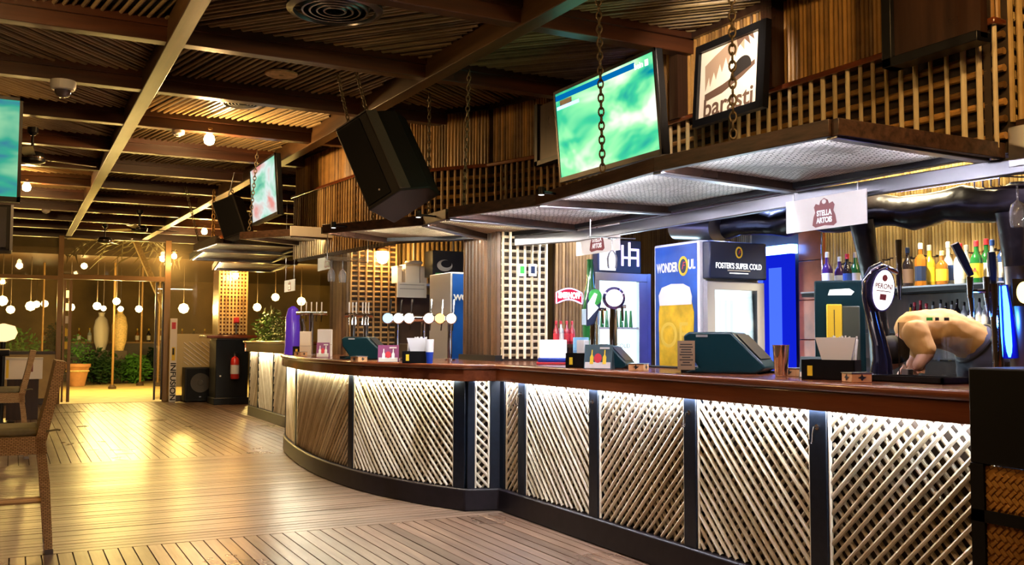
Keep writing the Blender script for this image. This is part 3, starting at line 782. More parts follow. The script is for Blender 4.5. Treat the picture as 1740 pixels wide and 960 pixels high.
# ------------------------------------------------------------------ framed poster
po = thing('framed_poster', 'black framed cream poster with palm leaf and dome logo on the bulkhead', 'poster', (4.15, 4.9, 2.85))
A = [onx(u, v, 4.1) for u, v in ((1182, 75), (1305, 40), (1308, 188), (1190, 205))]
yl = (A[0].y+A[3].y)/2; yr = (A[1].y+A[2].y)/2; zt = (A[0].z+A[1].z)/2; zb = (A[2].z+A[3].z)/2
zb -= .02; cyp, czp = (yl+yr)/2, (zt+zb)/2; pw, ph = yl-yr, zt-zb
mp_ = fr((4.08, cyp, czp), XF); mp_ = M.Translation((4.1, cyp, czp)) @ M.Rotation(R(4), 4, 'Y') @ M.Translation((-4.1, -cyp, -czp)) @ mp_
fb = .05
for r_ in (rect(-pw/2, -ph/2, pw/2, -ph/2+fb), rect(-pw/2, ph/2-fb, pw/2, ph/2), rect(-pw/2, -ph/2+fb, -pw/2+fb*.7, ph/2-fb), rect(pw/2-fb*1.4, -ph/2+fb, pw/2, ph/2-fb)):
    flat('frame_rail', r_, mp_, 'black', po, -.03, .045)
bx0, bx1, by0, by1 = -pw/2+fb*.7, pw/2-fb*1.4, -ph/2+fb, ph/2-fb
flat('print', rect(bx0, by0, bx1, by1), mp_, 'cream', po, -.02, .01)
pc = (bx0+bx1)/2; s_ = (bx1-bx0)
top = [(-.42, .12), (-.25, .2), (0, .30), (.2, .36), (.42, .40)]
fr_ = [(.42, .30), (.36, .33), (.40, .22), (.30, .30), (.34, .18), (.24, .27), (.24, .15), (.16, .24), (.10, .10), (.05, .19), (-.02, .04), (-.06, .14), (-.12, -.02), (-.16, .09), (-.22, -.08), (-.26, .02), (-.32, -.14), (-.34, -.02), (-.40, -.18)]
flat('palm_leaf', [(pc+a*s_, b*s_+.06) for a, b in top+fr_], mp_, 'inktan', po, -.01)
flat('palm_leaf_tip', [(pc+a*s_, b*s_+.06) for a, b in [(.1, .33), (.42, .40), (.42, .30), (.36, .33), (.40, .22), (.30, .30), (.34, .18), (.24, .27), (.14, .2)]], mp_, 'inkbrown', po, -.0085)
flat('sand_band', [(pc+a*s_, b*s_+.06) for a, b in [(-.40, -.30), (-.1, -.26), (.2, -.16), (.42, -.06), (.42, -.01), (.2, -.09), (-.1, -.17), (-.40, -.22)]], mp_, 'inkbrown', po, -.0085)
flat('dome', [(pc+(a)*s_, b*s_+.06) for a, b in [(.2+.17*math.cos(R(t))+0, -.11+.18*math.sin(R(t))+.05*math.cos(R(t))) for t in range(0, 181, 12)]], mp_, 'ink', po, -.008)
text('lettering', 'barasti', .3*s_, mp_ @ M.Translation((pc, -.38*s_+.05, 0)), 'inkbrown', po, -.008, bold=.004*s_, width=.82*s_)

# big dark framed panel at the top right
bp = thing('wall_panel', 'large dark framed panel high on the bulkhead at top right', 'panel', (4.1, 3.2, 2.8))
box('board', (4.12, 2.98, 2.82), (4.17, 3.52, 3.42), 'darkwood', bp); 
for a, b in (((4.09, 2.98, 2.8), (4.2, 3.55, 2.85)), ((4.09, 3.49, 2.8), (4.2, 3.55, 3.42)), ((4.09, 2.98, 3.38), (4.2, 3.55, 3.43))): box('frame_rail', a, b, 'black', bp, .004)
b2 = thing('wall_panel', 'dark framed speaker board left of the big television', 'panel', (4.1, 7.2, 2.9))
box('board', (4.07, 6.75, 2.9), (4.12, 7.3, 3.4), 'darkwood', b2); box('frame_rail', (4.05, 6.72, 2.87), (4.13, 7.33, 2.91), 'black', b2); box('frame_rail', (4.05, 7.28, 2.87), (4.13, 7.33, 3.42), 'black', b2)

# ------------------------------------------------------------------ tilted hanging loudspeaker
c = atd(655, 278, 7.35)
sp = thing('hanging_loudspeaker', 'big black tilted loudspeaker hung on chains left of the dark corner', 'speaker', c)
mx = M.Translation(c) @ M.Rotation(R(-50), 4, 'Z') @ M.Rotation(R(-8), 4, 'X') @ M.Rotation(R(-29), 4, 'Y') @ M.Scale(.93, 4)
pts = [(-.22, -.2), (.10, -.2), (.26, .02), (.26, .22), (-.22, .22)]
MB().prism([(x_, y_) for x_, y_ in pts], -.40, .40, mx).build('cabinet', 'cab', sp, bevel=.012)
MB().prism([(-.2, -.2), (.02, -.2), (.02, -.214), (-.2, -.214)], -.37, .37, mx).build('grille', 'blackm', sp)
MB().prism([(.10, -.212), (.155, -.135), (.165, -.14), (.11, -.217)], -.39, .39, mx).build('side_face', 'grill', sp)
MB().box((-.21, -.2, .40), (.1, -.17, .412), mx).build('top_trim', 'steel', sp)
MB().cyl(mx @ V((-.06, -.214, -.3)), mx @ V((-.06, -.218, -.3)), .008).build('badge', 'steel', sp)
for u, lab in ((-.18, 'short chain on the left top corner of the tilted loudspeaker'), (.02, 'short chain on the middle of the tilted loudspeaker top')):
    p = mx @ V((u, .0, .408)); chain(lab, p, (p.x-.1, p.y+.05, 3.42))
# small dark speaker beside the far television
c = V((2.45, 12.35, 2.86)); sp2 = thing('hanging_loudspeaker', 'small dark tilted loudspeaker left of the far television', 'speaker', c)
mx = M.Translation(c) @ M.Rotation(R(-35), 4, 'Z') @ M.Rotation(R(-20), 4, 'Y')
MB().box((-.15, -.15, -.25), (.15, .15, .25), mx).build('cabinet', 'cab', sp2, bevel=.01); MB().box((-.13, -.16, -.23), (.13, -.15, .23), mx).build('grille', 'blackm', sp2)
MB().cyl(mx @ V((0, 0, .25)), V((2.45, 12.35, 3.45)), .008).build('hanger', 'steeldark', sp2)

# ------------------------------------------------------------------ ceiling fittings
def lamp(label, p, e=70, r=.055, name='ceiling_lamp'):
    t = thing(name, label, 'lamp', p)
    MB().lathe([(.06, .05), (.06, .03), (.035, .015), (.03, 0)], p, 16).build('lamp_holder', 'alu', t)
    MB().lathe([(.02, 0), (.045, -.025), (r, -.06), (.045, -.1), (.02, -.115)], p, 16).build('bulb', 'bulb', t)
    light('glow', 'POINT', (p[0], p[1], p[2]-.17), e*LAMP, (1, .58, .22), t, .08)
    return t
lamp('glowing bulb on the ceiling beam above the far television, brightest in view', (1.70, 9.85, 3.40), 150)
lamp('glowing ceiling bulb just right of the cropped left television', (.11, 14.2, 3.40), 110)
lamp('glowing ceiling bulb above the orange lattice pillar', (3.15, 18.55, 3.40), 110)
lamp('ceiling bulb out of view above the stools', (-.35, 5.45, 3.40), 70)
lamp('ceiling bulb out of view behind the viewer', (1.7, 1.8, 3.40), 60)
lamp('ceiling bulb out of view right of the big dark panel', (3.3, 2.0, 3.40), 90)
lamp('wall bulb near the entrance glass', (2.95, 20.9, 3.1), 40)
def diffuser(label, p, r, m='steeldark'):
    t = thing('air_diffuser', label, 'air vent', p)
    MB().lathe([(r, 0), (r, -.02), (r*.86, -.035), (r*.84, -.01)], p, 40, cap=False).build('outer_ring', m, t)
    for k in range(1, 6):
        q = r*(.84-.15*k); 
        if q > .03: MB().lathe([(q+.035*r*2, .03), (q, -.03), (q-.012, -.03), (q+.02, .03)], p, 36, cap=False).build('louvre_ring', m, t)
    MB().lathe([(r*.8, .03), (r*.8, .04)], p, 32).build('duct_plate', 'blackm', t)
    return t
diffuser('large round louvred air diffuser in the nearest ceiling bay', (1.80, 5.95, 3.5), .31)
diffuser('small round louvred air diffuser beyond the yellow ceiling speaker', (1.80, 8.75, 3.5), .2, 'steel')
t = thing('ceiling_loudspeaker', 'flat round yellowish ceiling loudspeaker between two air diffusers', 'speaker', onz(478, 125, 3.53))
MB().lathe([(.135, 0), (.13, -.012), (.12, -.016)], onz(478, 125, 3.535), 32).build('rim', K['gold'] if 0 else 'vasepat', t)
MB().lathe([(.118, -.012), (.02, -.016)], onz(478, 125, 3.535), 32).build('grille', mat('ivory_grille', (.45, .38, .16), .6, bump=.3, bscale=300), t)
p = V((.3, 8.33, 3.39)); t = thing('dome_camera', 'white dome security camera on the ceiling beam', 'camera', p)
MB().lathe([(.095, 0), (.095, -.05), (.085, -.07), (.065, -.075)], p, 28).build('base', 'white', t)
MB().lathe([(.064, -.073), (.06, -.1), (.045, -.122), (.022, -.133), (.001, -.135)], p, 24).build('dome', mat('smoked_dome', (.12, .1, .12), .05, .3, coat=1), t)
for lab, p in (('small ivory smoke detector beside the brightest ceiling bulb', (1.40, 9.85, 3.4)), ('ivory smoke detector right of the left ceiling bulb', (.42, 17.1, 3.4))):
    t = thing('smoke_detector', lab, 'smoke detector', p); MB().lathe([(.06, 0), (.06, -.03), (.045, -.045)], p, 20).build('body', 'paper', t); MB().lathe([(.03, -.044), (.02, -.06)], p, 16).build('sensor', 'greyp', t)
def fan(label, p, rot, rod=.3, r=.62):
    t = thing('ceiling_fan', label, 'ceiling fan', p)
    MB().cyl(p, (p[0], p[1], p[2]+rod), .014).lathe([(.05, rod), (.05, rod-.05), (.02, rod-.08)], p, 14).build('rod', 'black', t)
    MB().lathe([(.03, .06), (.1, .05), (.125, 0), (.12, -.04), (.08, -.06), (.03, -.065)], p, 24).build('motor', 'black', t)
    MB().lathe([(.126, .0), (.126, -.015)], p, 24).build('chrome_band', 'chrome', t)
    for k in range(3):
        mx = M.Translation(p) @ M.Rotation(rot+k*2.0944, 4, 'Z') @ M.Rotation(R(9), 4, 'X')
        MB().box((.1, -.02, -.01), (.2, .02, .0), mx).prism([(.18, -.05), (r, -.07), (r+.02, 0), (r, .07), (.18, .05)], -.008, .0, mx).build('blade', 'darkwood', t)
fan('ceiling fan with chrome band beside the cropped left television', (.12, 10.5, 3.12), .4)
fan('middle ceiling fan in front of the entrance', (1.77, 16.4, 3.1), .2)
fan('farthest ceiling fan above the entrance', (1.45, 18.9, 3.12), 1.2)

# ------------------------------------------------------------------ hanging brand plaques
def plaque(label, u0, v0, u1, v1, u2, v2, X=4.2, th=.006, up_=.05):
    a = onx(u0, v0, X); b = onx(u1, v1, X); c_ = onx(u2, v2, X)   # top-left, top-right, bottom-right
    wd = (b-a).length; ht = abs(b.z-c_.z); zc = (a.z+b.z)/2-ht/2; yc = (a.y+b.y)/2
    t = thing('hanging_sign', label, 'sign', (X, yc, zc-ht/2)); mx = fr((X, yc, zc), XF)
    flat('board', rect(-wd/2, -ht/2, wd/2, ht/2), mx, 'paper', t, 0, th)
    s_ = ht*1.2
    car = [(-.40, -.30), (-.30, -.36), (0, -.33), (.30, -.36), (.40, -.30), (.36, -.1), (.30, .02), (.34, .16), (.28, .24), (.16, .2), (.12, .3), (0, .36), (-.12, .3), (-.16, .2), (-.28, .24), (-.34, .16), (-.30, .02), (-.36, -.1)]
    flat('cartouche', [(x_*s_*1.0, y_*s_) for x_, y_ in car], mx, 'maroon', t, th+.0005, .002)
    flat('crest', ell(0, .27*s_, .07*s_, .06*s_, 14), mx, 'paper', t, th+.0022, .001)
    text('lettering', 'STELLA', .19*s_, mx @ M.Translation((0, -.02*s_, 0)), 'white', t, th+.003, bold=.002, width=.5*s_)
    text('lettering', 'ARTOIS', .19*s_, mx @ M.Translation((0, -.2*s_, 0)), 'white', t, th+.003, bold=.002, width=.52*s_)
    for q in (-.4, .4): MB().cyl(mx @ V((q*wd, ht/2, .003)), mx @ V((q*wd, ht/2+up_, .003)), .003, n=6).build('hanger_wire', 'steel', t)
plaque('largest white hanging sign with maroon cartouche, near the bottle shelf', 1337, 347, 1473, 317, 1473, 376)
plaque('white hanging sign with maroon cartouche above the neon shelf', 980, 388, 1054, 376, 1054, 426)
plaque('small tan-lit hanging sign right of the far canopy', 541, 425, 575, 420, 575, 456, 3.75, up_=1.3)
plaque('smallest hanging sign beside the purple tap column', 484, 477, 502, 474, 502, 494, 3.75, up_=1.6)

# ------------------------------------------------------------------ back bar wall: bamboo slats, copper tiles, blue panel
XB = 6.25
bw = box('wall_back_bar', (XB, 2.0, 0), (XB+.08, 9.5, 3.0), 'backing'); tag(bw, 'back bar wall lined with pale bamboo slats', None, None, 'structure')
def slats(y0, y1, z0, z1, m, x=XB, par=bw):
    y = y0
    while y < y1:
        wd = random.uniform(.022, .036); o = bpy.data.objects.new('bamboo_slat', unit('halfslat', m)); o.location = (x, y+wd/2, z0+random.uniform(-.01, .01))
        o.rotation_euler = (0, 0, R(-90)); o.scale = (wd, .03, z1-z0); link(o, par); y += wd+.001
slats(3.0, 6.05, 1.2, 1.99, 'slatpale'); slats(3.0, 6.05, 2.0, 3.0, 'slatpale')
for z0 in (1.0, 1.35, 1.7, 2.05): box('copper_tile', (XB-.03, 6.06, z0), (XB, 6.36, z0+.344), 'tile', bw, .004)
MB().cyl((XB-.05, 6.06, 1.0), (XB-.05, 6.06, 2.4), .008).build('corner_trim', 'chrome', bw)
slats(7.0, 9.4, 1.0, 2.9, 'canebrown')
# lit blue chiller beside the fridge
bl = thing('blue_menu_panel', 'blue lit wall panel right of the branded fridge', 'panel', (6.15, 6.65, 1.0))
box('panel', (6.15, 6.38, 1.0), (6.2, 7.0, 2.12), 'litpanelblue', bl); box('cap', (6.13, 6.36, 2.12), (6.21, 7.0, 2.2), 'ledb', bl); box('skirt', (6.12, 6.36, .2), (6.2, 7.0, 1.0), 'steeldark', bl)
for k in range(2): box('column_rule', (6.145, 6.5+.24*k, 1.1), (6.149, 6.66+.24*k, 2.0), emis('blue_text_%d' % k, (.05, .12, 1), 1.0), bl)
# shelves
sh = thing('bottle_shelf', 'dark upper back bar shelf carrying the spirit bottles', 'shelf', (6.05, 4.5, 1.7))
box('board', (5.9, 3.0, 1.705), (XB-.01, 6.0, 1.745), 'black', sh); box('edge_strip', (5.885, 3.0, 1.735), (5.9, 6.0, 1.747), 'steel', sh); box('back_panel', (6.2, 3.0, 1.2), (XB-.005, 6.0, 1.7), 'darkwood', sh)
sh2 = thing('bottle_shelf', 'dark lower back bar shelf with small bottles behind the bartender', 'shelf', (6.0, 4.5, 1.4))
box('board', (5.9, 3.0, 1.40), (6.19, 5.6, 1.43), 'black', sh2); box('cabinet', (5.75, 2.6, 0), (6.19, 5.9, 1.05), 'steeldark', sh2)
# bottles
def bottle(kind, glass, label_m, cap, h=.3, r=.038, liquid=None):
    t = empty('bottle', (0, 0, 0))
    if kind == 'square': prof = [(r, 0), (r, h*.6), (r*.8, h*.67), (r*.36, h*.74), (r*.34, h*.9)]; n = 8
    elif kind == 'slim': prof = [(r*.85, 0), (r*.85, h*.52), (r*.6, h*.64), (r*.33, h*.74), (r*.3, h*.9)]; n = 14
    elif kind == 'round': prof = [(r*.9, 0), (r*1.1, h*.12), (r*1.15, h*.35), (r*.8, h*.55), (r*.35, h*.68), (r*.33, h*.88)]; n = 14
    else: prof = [(r, 0), (r, h*.55), (r*.85, h*.62), (r*.38, h*.72), (r*.34, h*.9)]; n = 14
    MB().lathe([(r*.9, .003)]+prof, (0, 0, 0), n).build('glass_body', glass, t)
    MB().lathe([(r*.4, h*.86), (r*.4, h*.985), (r*.3, h)], (0, 0, 0), 12).build('cap', cap, t)
    rr = prof[0][0]*1.015 if kind != 'round' else r*1.17
    MB().lathe([(rr, h*.12), (rr, h*.46)], (0, 0, 0), n, cap=False).build('label_wrap', label_m, t)
    return t
GL = {n: mat('bottle_'+n, c_, .08, coat=.6) for n, c_ in dict(clear=(.45, .5, .55), green=(.015, .12, .03), amber=(.25, .09, .012), dark=(.015, .01, .012), purple=(.06, .02, .12), yellow=(.6, .36, .03), blue=(.03, .07, .25), red=(.3, .01, .02)).items()}
for n, m_ in GL.items(): K['g_'+n] = m_
K['labelblue'] = mat('blue_label', (.02, .06, .25), .4)
UP = [(1406, 'std', 'purple', 'white', 'white', 'pale capped bottle with white label and dark wine base'), (1427, 'std', 'purple', 'white', 'white', 'purple bottle with white label and white cap'),
      (1440, 'slim', 'dark', 'labelblue', 'redlabel', 'dark slim bottle with pink cap'), (1454, 'std', 'green', 'paper', 'paper', 'broad green bottle with pale label and silver cap'), (1473, 'round', 'clear', 'paper', 'green', 'short clear bottle with cream label beside the dark trunk'),
      (1543, 'std', 'dark', 'inkbrown', 'navy', 'dark whisky bottle with slanted label'), (1565, 'square', 'amber', 'navy', 'white', 'square amber bottle with slanted navy label'), (1580, 'std', 'yellow', 'gold', 'paper', 'yellow labelled bottle with pale neck'),
      (1601, 'std', 'amber', 'gold', 'vasepat', 'shorter brown bottle with yellow label'), (1612, 'round', 'clear', 'labelblue', 'white', 'clear decanter shaped bottle with pale stopper'), (1632, 'std', 'clear', 'white', 'redlabel', 'white labelled clear bottle with red cap'),
      (1643, 'slim', 'clear', 'white', 'greyp', 'tall clear bottle with grey cap'), (1660, 'std', 'green', 'gold', 'redlabel', 'green bottle with yellow two letter label and red cap'), (1677, 'std', 'green', 'paper', 'redlabel', 'green bottle with cream label and red cap'),
      (1687, 'slim', 'clear', 'white', 'labelblue', 'clear bottle with blue cap behind the tap handle'), (1705, 'std', 'blue', 'white', 'labelblue', 'blue bottle with white label beside the right trunk')]
for ib, (u, k_, g, l_, c_, lab) in enumerate(UP):
    b_ = bottle(k_, 'g_'+g, l_, c_, random.uniform(.29, .33) if 'short' not in lab else .25, .042)
    xb = 5.97 if ib % 2 == 0 else 6.10; p = onx(u, 470, xb); b_.location = (xb, p.y, 1.747); b_.rotation_euler = (0, 0, 0)
    tag(b_, lab+' on the upper shelf', 'bottle', 'spirit bottles on the upper shelf')
    if 'two letter' in lab:
        q = b_.location; text('lettering', 'J&B', .04, fr((q.x-.044, q.y, q.z+.09), XF), 'redlabel', b_.children[2] if 0 else b_, .0).matrix_parent_inverse = M.Translation(-V(q))
LW = [(1547, 'yellow', 'gold'), (1554, 'red', 'white'), (1564, 'red', 'redlabel'), (1574, 'red', 'redlabel'), (1585, 'clear', 'paper'), (1598, 'clear', 'paper'), (1607, 'dark', 'paper'), (1617, 'clear', 'greyp'), (1626, 'dark', 'greyp'), (1638, 'clear', 'white'), (1650, 'dark', 'paper'), (1664, 'clear', 'paper'), (1674, 'clear', 'white')]
ordn = ['leftmost', 'second', 'third', 'fourth', 'fifth', 'sixth', 'seventh', 'eighth', 'ninth', 'tenth', 'eleventh', 'twelfth', 'thirteenth']
for i, (u, g, l_) in enumerate(LW):
    b_ = bottle('std', 'g_'+g, l_, 'redlabel' if g == 'red' else 'black', .19+.012*(i % 3), .026)
    b_.location = (6.02, onx(u, 515, 6.02).y, 1.431)
    tag(b_, 'small %s bottle, %s from the left on the lower shelf' % ({'g_'+n: n for n in GL}['g_'+g], ordn[i]), 'bottle', 'small bottles on the lower shelf')
# varnished log beam and trunk posts
lg = thing('log_beam', 'black varnished log beam over the back bar', 'beam', (5.4, 5.5, 2.1))
a, b = atd(1160, 388, 8.0), atd(1790, 338, 5.9); n_ = 26
MB().tube([a.lerp(b, i/n_)+V((0, 0, .018*math.sin(i*1.3))) for i in range(n_+1)], [.1+.012*math.sin(i*2.1+1)+.02*i/n_ for i in range(n_+1)], 16).build('trunk', 'log', lg)
a2, b2_ = atd(1152, 384, 8.0), atd(1222, 386, 7.6); MB().cyl(a2, b2_, .118, .122, 20).build('end_sleeve', 'steeldark', lg)
for lab, u, v0, v1, dd in (('black varnished trunk post left of the yellow bottles', 1478, 395, 640, 6.7), ('black varnished trunk post at the right edge', 1722, 380, 640, 6.0)):
    t = thing('trunk_post', lab, 'post', atd(u, v1, dd)); p0 = atd(u-14 if u < 1600 else u-6, v0-20, dd); p1 = atd(u+4, 480, dd); p2_ = atd(u+26, 640, dd)
    MB().tube([p0, p0.lerp(p1, .5)+V((0, 0, 0)), p1, p1.lerp(p2_, .5), V((p2_.x, p2_.y, .5)), V((p2_.x, p2_.y, 0))], [.085, .07, .065, .07, .075, .08], 14).build('trunk', 'log', t)

# ------------------------------------------------------------------ fridges
def logo_ring(par, mx, x, y, s_, z=.002):
    flat('logo_ring', ell(x, y, .62*s_, .8*s_), mx, 'gold', par, z); flat('logo_disc', ell(x, y, .4*s_, .58*s_), mx, 'navy', par, z+.002, .001)
    text('logo_letter', 'F', s_*.85, mx @ M.Translation((x, y, 0)), 'redlabel', par, z+.0035, shear=.3)
fx0, fx1, fy0, fy1, fz = 4.52, 5.10, 5.58, 6.2, 2.09
fg = thing('display_fridge', 'branded glass door beer fridge with blue poster on its side', 'fridge', (4.8, 5.9, 0))
box('body', (fx0, fy0+.06, .0), (fx1, fy1, fz), 'white', fg, .012)
K['adblue'] = mat('advert_blue', (.01, .09, .42), .35, noise=.5, nscale=2.5)
mxs = fr((fx0-.001, (fy0+fy1)/2+.03, 1.55), XF); hw = (fy1-fy0)/2-.05
ad = flat('side_poster', rect(-hw, -.7, hw, .52), mxs, 'adblue', fg)
K['beer'] = mat('beer_yellow', (.72, .45, .02), .4, noise=.35, nscale=9)
flat('beer_glass', [(-.2, -.7), (-.215, .0), (-.2, .08), (.2, .08), (.225, .0), (.2, -.7)], mxs, 'beer', ad, .003)
flat('foam', [(-.2, .06), (-.21, .14), (-.17, .2), (-.05, .225), (.1, .22), (.18, .19), (.205, .12), (.2, .06)], mxs, 'white', ad, .006)
text('emboss', 'OF', .28, mxs @ M.Translation((-.02, -.18, 0)), mat('beer_emboss', (.76, .53, .08), .4), ad, .0055)
text('lettering', 'WONDER', .1, mxs @ M.Translation((-.105, .35, 0)), 'white', ad, .004, bold=.003, width=.27)
text('lettering', 'UL', .1, mxs @ M.Translation((.2, .36, 0)), 'white', ad, .004, bold=.003, width=.085)
logo_ring(ad, mxs, .1, .355, .095, .004)
# front: header and lit glass door
mxf = fr(((fx0+fx1)/2, fy0, 0), YF); fw2 = (fx1-fx0)/2
hd = MB().prism([(-fw2+.03, -.03), (fw2, -.03), (fw2-.0, .06), (-fw2+.03, .06)], 0, 1, M(((1, 0, 0, (fx0+fx1)/2), (0, 1, 0, fy0), (0, 0, .28, 1.80), (0, 0, 0, 1)))).build('header', 'navy', fg, bevel=.01)
mh = fr(((fx0+fx1)/2+.015, fy0-.031, 1.94), YF)
logo_ring(hd, mh, 0, .06, .055); text('lettering', "FOSTER'S SUPER COLD", .06, mh @ M.Translation((0, -.045, 0)), 'lit', hd, .002, width=.44); flat('rule', rect(-.09, -.1, .09, -.094), mh, 'lit', hd); flat('rule', rect(-.11, -.082, .11, -.072), mh, 'greyp', hd)
box('door_frame', (fx0+.03, fy0, 1.72), (fx1, fy0+.05, 1.78), 'greyp', fg); box('door_frame', (fx0+.03, fy0, .1), (fx0+.1, fy0+.05, 1.72), 'greyp', fg); box('door_frame', (fx1-.07, fy0, .1), (fx1, fy0+.05, 1.72), 'greyp', fg); box('door_frame', (fx0+.03, fy0, .05), (fx1, fy0+.05, .1), 'greyp', fg)
box('interior', (fx0+.1, fy0+.045, .1), (fx1-.07, fy0+.065, 1.72), 'fridgelit', fg); box('door_glass', (fx0+.1, fy0+.005, .1), (fx1-.07, fy0+.015, 1.72), 'glass', fg)
box('inner_shelf', (fx0+.1, fy0+.018, 1.33), (fx0+.33, fy0+.044, 1.35), 'greyp', fg)
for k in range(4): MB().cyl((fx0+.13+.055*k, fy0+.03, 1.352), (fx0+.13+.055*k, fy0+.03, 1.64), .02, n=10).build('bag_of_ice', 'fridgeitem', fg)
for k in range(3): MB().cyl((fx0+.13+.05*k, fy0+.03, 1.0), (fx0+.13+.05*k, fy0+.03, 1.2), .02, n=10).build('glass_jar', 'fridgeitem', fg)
light('fridge_glow', 'AREA', ((fx0+fx1)/2, fy0-.03, 1.2), 10, (.7, .93, 1), fg, .35, (R(-90), 0, 0), 1.0)
# second fridge further back
f2 = thing('display_fridge', 'glass door fridge behind the round tap, icy white inside', 'fridge', (5.1, 7.9, 0))
gx0, gx1, gy = 4.86, 5.36, 7.6
box('body', (gx0, gy+.06, 0), (gx1+.1, gy+.6, 1.98), 'steeldark', f2, .01); box('side_face', (gx1+.1, gy, 0), (gx1+.14, gy+.6, 1.98), 'steel', f2)
for a, b in (((gx0, gy, 1.9), (gx1+.1, gy+.05, 1.98)), ((gx0, gy, .05), (gx0+.05, gy+.05, 1.9)), ((gx1, gy, .05), (gx1+.1, gy+.05, 1.9)), ((gx0, gy, 0), (gx1+.1, gy+.05, .05))): box('door_frame', a, b, 'steel', f2, .004)
box('interior', (gx0+.05, gy+.045, .05), (gx1, gy+.06, 1.9), 'fridgelit', f2); 
mg = fr((gx0+.25, gy+.04, 1.28), YF); text('lettering', 'SUPER COLD', .055, mg, 'teal', f2, .0, width=.34); flat('logo_mark', ell(.0, .14, .022, .045), mg, 'teal', f2)
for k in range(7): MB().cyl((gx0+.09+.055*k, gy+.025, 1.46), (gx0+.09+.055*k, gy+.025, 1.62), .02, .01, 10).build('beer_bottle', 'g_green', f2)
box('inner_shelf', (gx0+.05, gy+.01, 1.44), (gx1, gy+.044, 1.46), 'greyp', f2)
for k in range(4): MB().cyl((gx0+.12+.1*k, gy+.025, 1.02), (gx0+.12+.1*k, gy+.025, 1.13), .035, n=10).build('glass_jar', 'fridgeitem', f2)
light('fridge_glow', 'AREA', (gx0+.25, gy-.04, 1.3), 8, (.7, .93, 1), f2, .4, (R(-90), 0, 0), 1.0)
nb = thing('box_sign', 'purple neon patterned box on top of the second fridge', 'sign', (5.1, 7.8, 1.98))
box('body', (4.9, 7.62, 1.98), (5.4, 7.9, 2.3), 'navy', nb, .005); K['neon'] = emis('neon_violet', (.55, .45, 1), 3)
for a, b in (((5.17, 7.61, 2.05), (5.19, 7.62, 2.25)), ((5.25, 7.61, 2.05), (5.27, 7.62, 2.28)), ((5.19, 7.61, 2.12), (5.37, 7.62, 2.14)), ((5.27, 7.61, 2.2), (5.37, 7.62, 2.22)), ((5.35, 7.61, 2.05), (5.37, 7.62, 2.22))): box('neon_bar', a, b, 'neon', nb)
box('label_card', (4.92, 7.612, 2.0), (5.1, 7.62, 2.28), 'white', nb)

# ------------------------------------------------------------------ neon sign shelf behind the column
ss = thing('back_shelf', 'wooden back shelf unit with bottles left of the second fridge', 'shelf', (4.6, 7.5, 0))
box('back_panel', (4.42, 7.62, 0), (4.85, 7.65, 2.4), 'backing', ss); y_ = 4.44
while y_ < 4.84: pole('upright_pole', (y_, 7.61, 1.0), (y_, 7.61, 2.35), .018, 'canebrown', ss); y_ += .037
box('board', (4.42, 7.36, 1.27), (4.84, 7.6, 1.3), 'darkwood', ss); box('lower_cabinet', (4.45, 7.3, 0), (4.85, 7.6, 1.15), 'steeldark', ss)
c = ony(965, 505, 7.38); sg = thing('neon_sign', 'arched red vodka sign with glowing white letters', 'sign', c); mx = fr(c, YF)
mx = mx @ M.Scale(.86, 4); arc = [(-.155, -.07)]+[(-.155+.31*i/10, .045+.045*math.sin(math.pi*i/10)) for i in range(11)]+[(.155, -.07)]+[(.155-.31*i/10, -.07+.045*math.sin(math.pi*i/10)) for i in range(1, 10)]
flat('panel', arc, mx, 'litred', sg, 0, .03); text('lettering', 'SMIRNOFF', .085, mx @ M.Translation((0, .015, 0)), 'lit', sg, .032, bold=.004, width=.27)
MB().tube([mx @ V((*p, .028)) for p in arc], .006, 6, True).build('neon_rim', 'neon', sg)
MB().cyl(mx @ V((0, 0, 0)), V((c.x, 7.6, c.z)), .012).build('stand', 'black', sg)
for i, (u, g) in enumerate(((945, 'red'), (953, 'clear'), (963, 'red'), (972, 'red'))):
    b_ = bottle('std', 'g_'+g, 'redlabel' if g == 'red' else 'white', 'redlabel', .21, .028); b_.location = (ony(u, 570, 7.46).x, 7.46, 1.30)
    tag(b_, ['leftmost red capped', 'second, clear red capped', 'third, red', 'rightmost red'][i]+' vodka bottle below the arched sign', 'bottle', 'vodka bottles under the sign')
c = ony(1003, 540, 7.15); bb = thing('display_bottle', 'giant dark green display bottle with pale blue label', 'bottle', (c.x, c.y, 1.15))
MB().lathe([(.075, 0), (.075, .36), (.06, .48), (.035, .6), (.03, .78), (.034, .8)], (c.x, c.y, 1.25), 18).build('glass_body', 'g_green', bb); MB().lathe([(.0765, .22), (.0765, .36)], (c.x, c.y, 1.25), 18, cap=False).build('label_wrap', mat('pale_blue_label', (.35, .5, .65), .5), bb); MB().lathe([(.09, 0), (.09, .1)], (c.x, c.y, 1.15), 18).build('base', 'black', bb)
box('stand', (c.x-.1, c.y-.1, 0), (c.x+.1, c.y+.1, 1.15), 'steeldark', bb)

